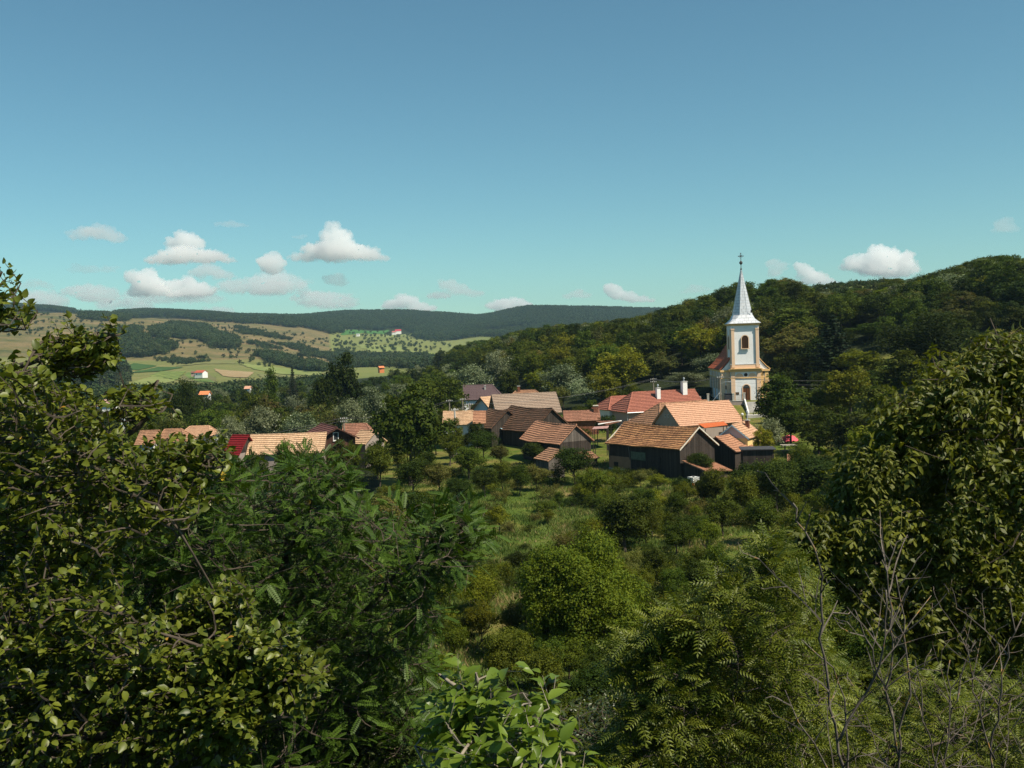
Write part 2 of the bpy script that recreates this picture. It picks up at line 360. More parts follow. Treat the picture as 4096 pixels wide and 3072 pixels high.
# ---------------------------------------------------------------- fields draped on the far slopes
def fieldmat(name, ca, cb, rows=0, rot=0, cr=(.1, .1, .05)):
    m, nt, b, o = mat(name); co = coord(nt)
    c = ramp(nt, noise(nt, .03, 6, co, .6), [(.35, ca), (.65, cb)])
    if rows:
        wv = nt.nodes.new('ShaderNodeTexWave'); wv.inputs['Scale'].default_value = rows; wv.inputs['Distortion'].default_value = .6; wv.inputs['Detail'].default_value = 2
        nt.links.new(mapping(nt, co, rot=(0, 0, rot)), wv.inputs[0]); c = mixc(nt, ramp(nt, wv.outputs[1], [(.35, .75), (.6, 0.0)]), c, cr)
    nt.links.new(c, b.inputs['Base Color']); b.inputs['Roughness'].default_value = .95; b.inputs['Specular IOR Level'].default_value = .1
    return m
FM = dict(green=fieldmat('green_crop', (.045, .12, .03), (.06, .15, .035)), dark=fieldmat('dark_crop', (.04, .085, .022), (.055, .10, .028)),
          vine=fieldmat('vineyard', (.13, .18, .045), (.19, .23, .06), .022, R(20), (.07, .10, .03)), vine2=fieldmat('vineyard_rows', (.09, .14, .035), (.13, .18, .05), .013, R(-25), (.14, .12, .06)),
          light=fieldmat('light_pasture', (.15, .19, .055), (.21, .23, .08)), olive=fieldmat('olive_pasture', (.13, .145, .05), (.18, .17, .07)), dry=fieldmat('dry_pasture', (.26, .19, .10), (.32, .24, .14)))
def field(name, key, quad, label, n=26, lift=.6):
    C = [hit(*q) for q in quad]
    if any(c is None for c in C): print('FIELD MISS', label, C); return
    C = [np.array(c[:2]) for c in C]; V = []; F = []
    rng = random.Random(label)
    for i in range(n+1):
        for j in range(n+1):
            u, v = i/n, j/n; p = (C[0]*(1-u)+C[1]*u)*(1-v)+(C[3]*(1-u)+C[2]*u)*v
            e = np.linalg.norm(C[1]-C[0])*.012
            if i in (0, n) or j in (0, n): p = p+np.array([rng.uniform(-e, e), rng.uniform(-e, e)*2])
            V.append((p[0], p[1], gz(p[0], p[1])+lift))
    for i in range(n):
        for j in range(n):
            a = i*(n+1)+j; F.append((a, a+n+1, a+n+2, a+1))
    o = link(name, npmesh(name, np.array(V), np.array(F), FM[key], smooth=True)); tag(o, label=label, cat='field', kind='structure')
# corner order: far left, far right, near right, near left (photo pixels /4 projected on the slope)
field('vineyard', 'vine', [(161, 371.5), (186, 371.5), (177, 380.5), (150, 376.5)], 'pale green vineyard patch on the far valley slope')
field('vineyard', 'vine2', [(188, 372.5), (216, 377), (216, 383.5), (178, 381)], 'striped vineyard below the white farmhouse')
field('field', 'dark', [(158, 367.2), (184, 367.5), (160, 371.5), (129, 373.5)], 'long dark green field above the vineyard')
field('field', 'dark', [(134, 363.4), (157, 366), (137, 370.5), (119, 368.2)], 'small dark green field left of the long one')
field('field', 'dark', [(100, 361.2), (124, 359), (127, 362), (104, 365.5)], 'dark green field at the edge of the conifer wood')
field('field', 'light', [(238, 364.6), (322, 370), (321, 376), (256, 370)], 'long light green field at the foot of the brown hill')
field('field', 'green', [(345, 330.3), (389, 330), (386, 334.6), (341, 335)], 'bright green field under the far forest ridge')
field('meadow', 'light', [(381, 334.5), (418, 332.8), (410, 336.5), (366, 339)], 'light green meadow beside the far red roofed farm')
field('meadow', 'light', [(352, 343.5), (400, 347), (440, 355), (372, 352.5)], 'light green meadow in the far valley bottom')
field('meadow', 'olive', [(180, 362), (232, 359.5), (236, 364), (176, 366.5)], 'olive pasture strip above the dark fields')
field('meadow', 'light', [(152, 376.8), (176, 381), (150, 386), (128, 384)], 'light grass strip beside the conifer wood')
field('field', 'dry', [(214, 369), (254, 372.5), (247, 378), (222, 376)], 'dry brown field right of the vineyard')
field('meadow', 'olive', [(258, 374), (312, 377), (300, 384), (262, 382)], 'olive pasture behind the valley poplars')
# ---------------------------------------------------------------- foliage materials
LM = dict(
 dark=leafmat('leaves_dark', (.015, .031, .004), (.046, .064, .006), trans=.28),
 mid=leafmat('leaves_mid', (.026, .050, .005), (.092, .118, .010), trans=.3),
 light=leafmat('leaves_light', (.050, .082, .006), (.165, .178, .012), trans=.32),
 olive=leafmat('leaves_olive', (.052, .066, .012), (.120, .120, .028), (.16, .11, .045), .10, trans=.28),
 silver=leafmat('leaves_silver', (.060, .085, .032), (.19, .225, .12), (.45, .48, .34), .08, trans=.2, rough=.5, spec=.2),
 spruce=leafmat('needles', (.010, .020, .009), (.020, .034, .013), trans=.1, objvar=.2),
 far=leafmat('leaves_far', (.030, .056, .022), (.055, .085, .028), trans=.2, objvar=.3),
 farhedge=leafmat('leaves_far_hedge', (.030, .050, .018), (.06, .08, .026), trans=.2, objvar=.4),
 pine=leafmat('pine_needles', (.022, .034, .014), (.05, .06, .024), trans=.1, objvar=.3))
BARK = simple('bark', (.07, .055, .042), .95, var=.4, scale=6)
PALEBARK = simple('pale_bark', (.22, .19, .15), .95, var=.3, scale=6)
def diamonds(P, Nn, S, rng, asp=.62):
    n = len(P); Nn = Nn/np.linalg.norm(Nn, axis=1, keepdims=True)
    t = rng.normal(size=(n, 3)); t -= (t*Nn).sum(1, keepdims=True)*Nn; t /= np.linalg.norm(t, axis=1, keepdims=True)
    b = np.cross(Nn, t); S = S[:, None]
    V = np.stack([P-t*S, P+b*S*asp, P+t*S, P-b*S*asp], 1).reshape(-1, 3)
    return V, np.arange(4*n).reshape(n, 4)
def lobes_round(rng, H, Rr, low=.22, n=20, rr=(.26, .44), top=1.0):
    cz = H*(low+(1-low)*.5); rz = H*(1-low)*.5
    L = []
    for i in range(n):
        d = rng.normal(size=3); d /= np.linalg.norm(d); d[2] = d[2]*.9+.12
        k = rng.uniform(.38, .92); r = rng.uniform(*rr)*Rr*(1.25-.5*k)
        taper = 1-.25*max(0, d[2])
        L.append((np.array([d[0]*Rr*k*taper, d[1]*Rr*k*taper, cz+d[2]*(rz-r*.6)*k*1.2]), r))
    L.append((np.array([0, 0, cz]), Rr*.55))
    return L
def crown_pts(rng, L, n, per=14, sig=.34, up=.35, hole=.12):
    r2 = np.array([l[1]**2 for l in L]); nc = max(8, n//per)
    idx = rng.choice(len(L), nc, p=r2/r2.sum()); d = rng.normal(size=(nc, 3)); d /= np.linalg.norm(d, axis=1, keepdims=True)
    flip = (d[:, 2] < -.25) & (rng.random(nc) < .55); d[flip, 2] *= -1
    C = np.array([L[i][0] for i in idx]); r = np.array([L[i][1] for i in idx])
    c = C+d*(r*rng.uniform(.58, 1.18, nc))[:, None]
    k = per; P = np.repeat(c, k, 0)+rng.normal(size=(nc*k, 3))*sig*np.array([1, 1, .75])
    D = np.repeat(d+rng.normal(size=(nc, 3))*.35, k, 0)+rng.normal(size=(nc*k, 3))*.5; D[:, 2] += up
    ct = np.repeat(rng.random(nc), k)
    return P, D, ct
def trunk_mesh(name, rng, H, L, r0, matb, lean=.0, nb=7, sides=7, crown_low=.25):
    b = MB(); top = np.array([rng.normal()*lean*H, rng.normal()*lean*H, H*.72])
    fork = H*crown_low; p = [(0, 0, -.6), (rng.normal()*.05*r0, 0, fork*.4), tuple(top*fork/top[2]), tuple(top*.65), tuple(top)]
    b.tube(p, [r0*1.35, r0, r0*.85, r0*.5, r0*.12], sides)
    for i in range(nb):
        c, r = L[int(rng.integers(len(L)))]; s = top*rng.uniform(crown_low*.9, .6)/.72*1.0; s = top*(s[2]/top[2])
        mid = (s+c)/2+np.array([0, 0, -.06*H]); b.tube([s, mid, c+np.array([0, 0, r*.4])], [r0*.42, r0*.26, r0*.06], 5)
    return b.mesh(name, matb)
PROTO = {}
def proto(key, rng, H, Rr, n, leaf, lm, low=.22, r0=None, nl=20, sig=.34, per=14, bark=BARK, rr=(.26, .44), nb=8, lean=.02, crown_low=.25):
    L = lobes_round(rng, H, Rr, low, nl, rr); P, D, ct = crown_pts(rng, L, n, per, sig)
    P = P[P[:, 2] > .15*low*H] if low > .1 else P; D = D[:len(P)]; ct = ct[:len(P)]
    S = leaf*rng.uniform(.6, 1.35, len(P)); V, F = diamonds(P, D, S, rng)
    tint = np.clip(ct*.5+rng.random(len(P))*.5, 0, 1)
    PROTO[key] = (npmesh('crown', V, F, LM[lm], tint), trunk_mesh('trunk', rng, H, L, r0 or H*.022, bark, lean, nb, crown_low=crown_low), H, Rr)
def rg(s): return np.random.default_rng(s)
# mid distance broadleaf trees: unit height 10
for i, (lm, Rr, low, nl) in enumerate([('dark', 4.4, .10, 24), ('dark', 3.8, .14, 18), ('mid', 4.3, .12, 22), ('mid', 4.8, .08, 26), ('light', 4.2, .12, 20), ('olive', 4.2, .10, 22), ('mid', 3.6, .10, 18), ('dark', 4.8, .06, 28)]):
    proto('broad%d' % i, rg(10+i), 10, Rr, 7000, .20, lm, low, nl=nl, sig=.32, per=20, rr=(.22, .46))
for i, (lm, low) in enumerate([('silver', .10), ('silver', .05)]):
    proto('silver%d' % i, rg(30+i), 10, 4.3, 7000, .17, lm, low, nl=30, sig=.42, per=10, rr=(.16, .34))
proto('poplar', rg(35), 10, 1.5, 4000, .16, 'mid', .06, nl=26, sig=.25, rr=(.3, .6), r0=.16)
proto('aspen', rg(36), 10, 4.2, 15000, .13, 'dark', .06, nl=40, sig=.45, per=9, rr=(.16, .3), bark=PALEBARK)
# orchard trees nearer the camera: smaller leaves
for i, (lm, Rr, low, nl, n) in enumerate([('mid', 4.6, .30, 16, 11000), ('dark', 4.4, .28, 18, 12000), ('light', 4.2, .30, 14, 8000), ('mid', 3.4, .24, 14, 8000), ('dark', 3.6, .05, 22, 13000), ('olive', 4.4, .26, 16, 9000)]):
    proto('fruit%d' % i, rg(50+i), 10, Rr, n, .15, lm, low, nl=nl, sig=.36, per=18, rr=(.24, .44), r0=.2, nb=12, lean=.04, crown_low=.2)
def spruce_proto():
    rng = rg(70); P = []; D = []; b = MB(); b.tube([(0, 0, -.5), (0, 0, 5), (0, 0, 10)], [.22, .14, .02], 7)
    for t in range(30):
        z = .6+9.2*(t/29); r = 2.5*(1-(z-.4)/9.9)**.85+.1; k = int(7+5*(1-t/29)); a0 = rng.uniform(0, 6)
        for j in range(k):
            a = a0+2*pi*j/k+rng.normal()*.12; rr = r*rng.uniform(.8, 1.12); m = int(6+rr*26)
            s = np.linspace(.12, 1, m); zz = z-.30*rr*s+.16*rr*s**3
            c = np.stack([cos(a)*rr*s, sin(a)*rr*s, zz], 1)+rng.normal(size=(m, 3))*[.07, .07, .05]
            P.append(c); D.append(np.tile([cos(a)*.5, sin(a)*.5, 1.0], (m, 1))+rng.normal(size=(m, 3))*.5)
            b.tube([(0, 0, z), tuple(c[-1])], [.03, .01], 3)
    P = np.concatenate(P); D = np.concatenate(D); V, F = diamonds(P, D, .17*rng.uniform(.6, 1.3, len(P)), rng, .5)
    PROTO['spruce'] = (npmesh('crown', V, F, LM['spruce'], rng.random(len(P))), b.mesh('trunk', BARK), 10, 2.5)
spruce_proto()
def bushes():
    for i, lm in enumerate(['mid', 'light', 'dark', 'olive']):
        rng = rg(80+i); L = [(np.array([rng.normal()*.5, rng.normal()*.5, .45+rng.random()*.5]), .38+.3*rng.random()) for _ in range(12)]
        P, D, ct = crown_pts(rng, L, 2600, 10, .11); k = P[:, 2] > 0; P, D, ct = P[k], D[k], ct[k]
        V, F = diamonds(P, D, .045*rng.uniform(.6, 1.5, len(P)), rng)
        b = MB()
        for j in range(6): b.tube([(0, 0, -.15), tuple(np.array([rng.normal()*.2, rng.normal()*.2, .35])), tuple(L[j][0])], [.03, .02, .006], 4)
        PROTO['bush%d' % i] = (npmesh('foliage', V, F, LM[lm], np.clip(ct*.5+rng.random(len(P))*.5, 0, 1)), b.mesh('stem', BARK), 1.3, 1.0)
bushes()
def plant(key, x, y, z, h, wid, label, cat='tree', name='broadleaf_tree', group=None, rot=None):
    cm, tm, H, Rr = PROTO[key]; rot = rot if rot is not None else (x*12.9898+y*78.233) % 6.28
    r = empty(name, (x, y, z), rot, label, cat, group); s = h/H; sw = wid/2/Rr
    c = link('foliage' if key.startswith('bush') else 'crown', cm, r); c.scale = (sw, sw, s)
    t = link('stem' if key.startswith('bush') else 'trunk', tm, r); t.scale = (sw if key.startswith('bush') else (sw+s)/2,)*2+(s,)
    PLANTED.append((x, y, wid/2)); return r
PLANTED = []
PROTECT = []
def tree_px(key, px, ytop, wpx, Y, label, cat='tree', name='broadleaf_tree', group=None, minh=1.0, base=None):
    """stand a tree at depth Y, its crown top and width as large as it looks there; base: the pixel row of its foot fixes the depth instead"""
    if base is not None:
        h = hit(px, base); Y = h[1] if h else Y
    p = at(px, ytop, Y); x = p.x; z0 = gz(x, Y); h = max(minh, p.z-z0); Y < 226 and PROTECT.append((px-wpx*.38, ytop, px+wpx*.38, ytop+min(wpx*.7, h*700/Y), Y-3)); return plant(key, x, Y, z0-.1, h+.1, wpx*Y/1000, label, cat, name, group)
T = tree_px
# ---- right of the church and up the slope
T('spruce', 832, 315, 62, 212, 'tall dark spruce standing right of the church', name='spruce_tree', cat='spruce')
T('aspen', 925, 312, 104, 185, 'tall dark poplar with glinting leaves, right of the spruce', name='poplar_tree', cat='poplar')
T('aspen', 968, 330, 60, 205, 'darker poplar just right of the tall glinting one', name='poplar_tree', cat='poplar')
T('broad6', 777, 374, 52, 172, 'dense green tree in front of the church, right of the stone steps')
T('silver0', 768, 416, 34, 158, 'pale green tree below the dense tree by the church steps', name='willow_tree')
T('broad2', 790, 402, 46, 166, 'round tree shading the pink cloth in the garden')
T('broad4', 762, 428, 26, 152, 'yellow green shrub like tree beside the small house with the brick chimney')
T('broad0', 822, 388, 52, 182, 'dark tree under the spruce')
T('broad4', 858, 350, 50, 205, 'bright green tree right of the spruce, in front of the pink roof')
T('broad2', 880, 372, 60, 180, 'green tree below the glinting poplar')
T('broad3', 838, 406, 60, 150, 'broad green tree behind the garden lawn')
T('broad0', 905, 395, 66, 160, 'dark tree left of the walnut crown')
T('broad4', 868, 428, 60, 135, 'yellow green tree right of the garden lawn')
T('silver1', 903, 452, 60, 110, 'silvery willow left of the near walnut', name='willow_tree')
T('fruit4', 812, 452, 62, 118, 'dark thicket tree right of the dark shed')
T('fruit1', 776, 458, 58, 112, 'round dark tree in front of the dark shed')
T('fruit0', 846, 470, 64, 98, 'green tree left of the silvery willow')
T('broad7', 790, 352, 52, 232, 'dark tree between the church tower and the spruce')
T('broad5', 775, 330, 44, 262, 'brownish green tree behind the right side of the church tower')
T('silver0', 764, 350, 34, 240, 'pale tree touching the right side of the church tower')
T('broad2', 800, 335, 46, 258, 'bushy green tree up the slope left of the spruce')
T('broad4', 722, 340, 42, 262, 'yellow green tree behind the left side of the church tower')
T('silver0', 712, 352, 38, 246, 'grey green tree above the church nave roof')
T('silver1', 684, 372, 48, 240, 'flowering pale tree left of the church nave', name='acacia_tree')
T('silver0', 706, 386, 24, 228, 'small pale tree touching the nave wall')
T('broad5', 660, 352, 40, 262, 'tall brownish tree left of the church, behind the red roof')
T('broad5', 634, 360, 36, 258, 'brownish tree with a pale trunk behind the red roof')
T('broad4', 622, 350, 62, 235, 'large yellow green tree behind the hipped red roof')
T('broad4', 600, 372, 40, 225, 'light green tree left of the hipped red roof')
T('silver0', 560, 362, 44, 245, 'silvery tree behind the long grey tiled roof', name='willow_tree')
T('silver1', 585, 378, 40, 225, 'pale willow right of the long grey tiled roof', name='willow_tree')
T('broad4', 540, 370, 34, 262, 'light green tree behind the chimney roof')
T('broad2', 508, 372, 30, 275, 'green tree behind the small beige roof')
T('silver0', 470, 362, 44, 300, 'silvery tree above the dark purple roof', name='willow_tree')
T('silver1', 500, 352, 40, 320, 'pale willow on the slope above the village', name='willow_tree')
for px, yt, wp, Y, kk, lab in ((850, 368, 54, 174, 'broad4', 'bright leafy tree at the foot of the slope below the pink roofed house'), (874, 388, 54, 158, 'broad2', 'full green tree left of the walnut top, one row down'), (832, 384, 46, 178, 'broad3', 'green tree directly below the spruce'),
  (818, 408, 50, 156, 'broad2', 'leafy tree at the back right of the garden lawn'), (862, 408, 60, 142, 'broad0', 'dark spreading tree between the garden lawn and the walnut'), (812, 340, 42, 236, 'broad0', 'dark tall tree just left of the spruce'), (868, 324, 50, 238, 'broad2', 'tall green tree between the spruce and the glinting poplar'),
  (797, 322, 42, 244, 'broad5', 'tall brownish tree halfway between church and spruce'), (850, 312, 46, 264, 'broad1', 'tall dark tree behind the spruce on its right'), (985, 296, 84, 250, 'broad7', 'huge dark tree on the right behind the darker poplar'), (945, 288, 62, 300, 'broad1', 'tall dark tree under the skyline above the glinting poplar'),
  (1016, 318, 72, 226, 'broad0', 'dark tree at the right edge above the walnut'), (905, 350, 50, 178, 'broad6', 'upright green tree in front of the glinting poplar'), (790, 392, 40, 190, 'broad4', 'light green tree behind the one by the church steps'), (888, 410, 50, 135, 'broad3', 'olive green tree touching the left of the walnut')):
    T(kk, px, yt, wp, Y, lab)
# ---- large trees left and centre of the village
T('broad1', 407, 386, 76, 141, 'very large dark walnut tree left of the village barns', name='walnut_tree', cat='walnut tree')
T('broad3', 441, 372, 54, 232, 'big rounded yellow green tree left of the purple roof')
T('broad1', 341, 354, 42, 262, 'tall dark tree standing alone above the chalet', name='walnut_tree')
T('broad0', 324, 372, 32, 258, 'dark tree leaning on the left of the tall lone one')
T('aspen', 183, 379, 42, 250, 'dense dark poplar above the left roofs', name='poplar_tree', cat='poplar')
T('poplar', 271, 364, 13, 330, 'slender columnar poplar in the valley', name='poplar_tree', cat='poplar')
T('spruce', 292, 366, 13, 400, 'small pointed conifer in the valley right of the columnar poplar', name='spruce_tree', cat='spruce')
T('silver0', 230, 413, 28, 200, 'whitish willow behind the hipped roof on the left', name='willow_tree', cat='willow')
T('silver1', 298, 412, 44, 205, 'wide pale willow behind the long cream roof', name='willow_tree', cat='willow')
T('silver0', 349, 396, 34, 215, 'whitish willow above the chalet roof', name='willow_tree', cat='willow')
T('silver1', 372, 386, 34, 235, 'grey green willow between the two large dark trees', name='willow_tree', cat='willow')
T('broad3', 254, 386, 34, 265, 'flat topped dark yellow green tree in the valley')
T('broad5', 263, 396, 40, 240, 'brownish round tree in front of the flat topped one')
T('broad3', 208, 404, 44, 225, 'green tree left of the whitish willow')
T('broad4', 352, 442, 20, 150, 'small bright yellow green tree beside the chalet')
T('broad4', 145, 405, 46, 235, 'bright green tree right of the little white steeple')
T('silver0', 262, 404, 40, 225, 'grey green tree behind the red metal roof')
for px, yt, wp, Y, kk, lab in ((256, 449, 26, 140, 'broad0', 'dark tree in front of the left end of the long cream roof'), (284, 446, 30, 138, 'broad2', 'green tree in front of the long cream roof'), (312, 447, 28, 140, 'broad3', 'rounded tree in front of the right part of the long cream roof'),
  (340, 441, 22, 148, 'broad2', 'tree in front of the timber chalet'), (376, 440, 26, 150, 'broad1', 'dark tree hiding the wall right of the chalet'), (232, 454, 24, 138, 'broad1', 'dark tree in front of the red metal roof'),
  (203, 393, 22, 400, 'broad0', 'tree in front of the bright orange valley roof'), (247, 388, 16, 460, 'broad0', 'tree in front of the small salmon valley house'), (300, 452, 26, 136, 'fruit0', 'low tree under the eave of the long cream roof'), (452, 420, 26, 168, 'broad2', 'tree in front of the low pale cream roof'),
  (476, 420, 22, 168, 'broad0', 'tree in front of the bright orange roof'), (607, 413, 24, 176, 'broad0', 'leafy tree between the brick outbuilding and the hipped red house')):
    T(kk, px, yt, wp, Y, lab)
# ---- orchard and slope below the village, told apart by place
orch = [('fruit1', 484, 466, 30, 497, 'dark trunked orchard tree at the left edge of the orchard'), ('fruit0', 502, 462, 24, 494, 'orchard tree right of the dark trunked one'),
 ('fruit3', 519, 466, 24, 496, 'slim orchard tree below the orange tiled barn'), ('fruit5', 536, 464, 30, 491, 'brownish orchard tree below the small wooden shed'),
 ('fruit1', 574, 446, 46, 486, 'dense dark tree between the two tiled barns'), ('fruit2', 594, 470, 40, 504, 'open crowned apple tree with a thick leaning trunk in the middle of the orchard'),
 ('fruit4', 541, 500, 13, 512, 'small dark bush like tree in the upper clearing'), ('fruit3', 559, 492, 13, 509, 'small grey green tree in the upper clearing'),
 ('fruit2', 548, 510, 17, 525, 'tiny light green tree casting a round shadow in the clearing'), ('fruit2', 498, 506, 30, 537, 'yellowish leaning fruit tree at the left of the clearing'),
 ('fruit4', 623, 488, 60, 553, 'big dark dense tree in the middle of the orchard'), ('fruit4', 654, 543, 32, 586, 'dark oval tree at the right of the central walnut'),
 ('fruit0', 677, 493, 30, 520, 'light trunked fruit tree right of the big dark one'), ('fruit3', 676, 522, 34, 556, 'fruit tree right of the big dark one, one row nearer'),
 ('fruit0', 714, 470, 40, 510, 'green tree in front of the barn lean-to'), ('fruit1', 701, 452, 30, 480, 'tree hiding the right end of the barn'),
 ('fruit4', 515, 550, 22, 569, 'low dark tree in the lower clearing'), ('fruit2', 479, 572, 36, 630, 'yellow green tree at the left of the lower clearing'),
 ('fruit2', 454, 622, 38, 668, 'yellowish old fruit tree beside the small grass patch'), ('fruit0', 437, 566, 44, 622, 'tree with glinting leaves right of the locust'),
 ('fruit1', 412, 458, 44, 496, 'tree below the very large walnut'), ('fruit0', 378, 446, 44, 492, 'green tree below the chalet'),
 ('fruit5', 438, 462, 38, 495, 'olive green tree below the very large walnut, right side'), ('fruit1', 456, 478, 28, 503, 'dark tree at the upper left of the clearing'),
 ('fruit0', 468, 448, 36, 480, 'grey green tree left of the barns'), ('fruit3', 449, 434, 28, 466, 'tree in front of the cream roofs'),
 ('fruit1', 482, 430, 32, 462, 'dark tree in front of the brown tiled barn'), ('fruit5', 500, 444, 26, 468, 'brownish tree under the brown barn eave'),
 ('fruit1', 534, 442, 28, 466, 'leafy tree in front of the orange tiled barn'), ('fruit1', 558, 452, 16, 470, 'small tree beside the little wooden shed'),
 ('fruit0', 742, 476, 44, 520, 'green tree on the grass right of the white tank'), ('fruit3', 722, 500, 36, 536, 'tree two rows below the dark shed'),
 ('fruit2', 706, 520, 32, 560, 'light tree below the white tank'), ('fruit0', 762, 500, 50, 545, 'bushy tree left of the bare branches'),
 ('fruit5', 640, 470, 22, 488, 'small brownish tree in front of the barn'), ('fruit2', 657, 474, 24, 492, 'light green shrub like tree in front of the barn'),
 ('fruit0', 612, 474, 20, 492, 'small tree left in front of the barn'), ('fruit4', 590, 660, 54, 722, 'dark bushy tree below the central walnut'),
 ('fruit0', 545, 652, 60, 714, 'grey green tree right of the small grass patch'), ('fruit4', 700, 556, 40, 600, 'dark tree above the ash crown'),
 ('fruit4', 610, 640, 60, 700, 'dark dense tree at the lower right of the central walnut'), ('fruit1', 640, 604, 56, 660, 'dark tree between the central walnut and the ash'), ('fruit0', 565, 700, 74, 764, 'dark leafy tree at the bottom behind the sapling'),
 ('fruit2', 436, 650, 44, 712, 'light fruit tree left of the small grass patch'), ('fruit0', 466, 538, 34, 590, 'glinting tree at the right edge of the locust'), ('fruit5', 512, 600, 34, 645, 'brownish shrubby tree left of the central walnut'), ('fruit4', 624, 690, 76, 760, 'very dark tree at the bottom left of the ash'),
 ('fruit0', 672, 570, 34, 612, 'tree with sparse glinting leaves right of the dark oval one')]
for k, px, yt, wp, base, lab in orch:
    T(k, px, yt, wp, 100, lab, cat='fruit tree', name='fruit_tree', base=base)
proto('bigwalnut', rg(99), 10, 5.8, 75000, .105, 'light', .02, nl=20, sig=.30, per=26, rr=(.26, .44), r0=.35)
T('bigwalnut', 584, 541, 136, 62, 'large round walnut tree in the centre of the lower slope', name='walnut_tree', cat='walnut tree', base=662)
# ---------------------------------------------------------------- scattered trees
KEEPOUT = [[(372, 470), (480, 486), (560, 486), (610, 520), (600, 560), (520, 640), (470, 560)], [(450, 655), (520, 650), (505, 700), (440, 700)],
           [(600, 455), (800, 455), (800, 500), (600, 505)], [(765, 440), (830, 440), (830, 470), (765, 470)]]
HOUSES = []      # (x, y, radius) filled by the building code before planting
def free(x, y, r, gap=.75):
    for (a, b, q) in PLANTED:
        if (a-x)**2+(b-y)**2 < ((q+r)*gap)**2: return False
    for (a, b, q) in HOUSES:
        if (a-x)**2+(b-y)**2 < (q+r)**2: return False
    return True
# ---------------------------------------------------------------- building materials
TM = dict(
 brown=tilemat('old_brown_tiles', (.17, .085, .05), (.10, .06, .04), (.045, .033, .024), moss=.45),
 orange=tilemat('orange_tiles', (.50, .255, .15), (.38, .185, .11), (.24, .12, .075), patch=.6),
 barn=tilemat('mottled_barn_tiles', (.52, .27, .12), (.30, .13, .065), (.15, .068, .038), moss=.25, patch=.85),
 grey=tilemat('grey_tiles', (.34, .25, .19), (.29, .22, .17), (.24, .17, .13), w=.3, h=.45, patch=.3, line=.3),
 beige=tilemat('pale_tiles', (.60, .38, .24), (.50, .28, .17), (.33, .18, .11), patch=.5),
 red=tilemat('red_tiles', (.40, .15, .10), (.32, .115, .08), (.22, .085, .065), w=.25, h=.45, patch=.35, line=.28),
 peach=tilemat('peach_tiles', (.62, .36, .235), (.54, .30, .19), (.44, .24, .155), w=.25, h=.45, patch=.3),
 weather=tilemat('weathered_tiles', (.48, .26, .15), (.36, .18, .105), (.19, .11, .07), moss=.3, patch=.7),
 purple=tilemat('purple_brown_tiles', (.14, .095, .10), (.12, .08, .085), (.09, .06, .06), w=.3, patch=.3),
 brick=tilemat('brick_red_tiles', (.42, .20, .13), (.30, .14, .095), (.18, .09, .06), w=.18, h=.45, moss=.2, patch=.7),
 cream=tilemat('cream_tiles', (.64, .44, .28), (.55, .35, .21), (.38, .22, .13), patch=.5),
 church=tilemat('church_red_tiles', (.58, .14, .055), (.48, .11, .045), (.32, .08, .04), w=.2, h=.45, patch=.4, line=.3),
 redmetal=tilemat('red_metal_tiles', (.20, .012, .014), (.17, .012, .014), (.13, .012, .012), w=.25, h=.45, rough=.45, patch=.2, line=.3),
 maroon=tilemat('maroon_tiles', (.16, .062, .05), (.13, .05, .042), (.09, .04, .035), patch=.4))
WD = woodmat('weathered_boards', (.17, .145, .125)); WDD = woodmat('dark_boards', (.062, .05, .042)); WDR = woodmat('red_brown_boards', (.10, .05, .035))
PW = plaster('white_plaster', (.74, .73, .71), .12); PG = plaster('grey_plaster', (.30, .25, .22), .4, (.12, .1, .08)); PP = plaster('pinkish_plaster', (.42, .30, .25), .3)
PLV = plaster('lilac_plaster', (.52, .44, .44), .3); PY = plaster('yellow_plaster', (.72, .52, .22), .2); PB = plaster('mud_plaster', (.30, .17, .10), .5, (.12, .07, .04)); PBL = plaster('pale_blue_plaster', (.40, .50, .60), .3)
WHITE = simple('white_paint', (.72, .72, .70), .6, var=.06); BLUE = simple('pale_blue_paint', (.42, .60, .68), .6, var=.1); DARK = simple('dark_opening', (.012, .011, .010), .6); GLASS = simple('window_glass', (.03, .035, .04), .12, spec=.6)
CONC = simple('concrete', (.42, .41, .38), .9, var=.25, scale=1.5); METAL = simple('zinc', (.42, .45, .48), .45, .35, var=.1); RUST = simple('rusty_sheet', (.22, .10, .06), .8, var=.4); ORSH = simple('orange_sheet', (.58, .135, .035), .6, var=.08)
BRK = tilemat('chimney_brick', (.34, .13, .07), (.25, .10, .06), (.15, .07, .05), w=.25, h=.085); PALE = simple('pale_verge_board', (.55, .50, .42), .85, var=.2)

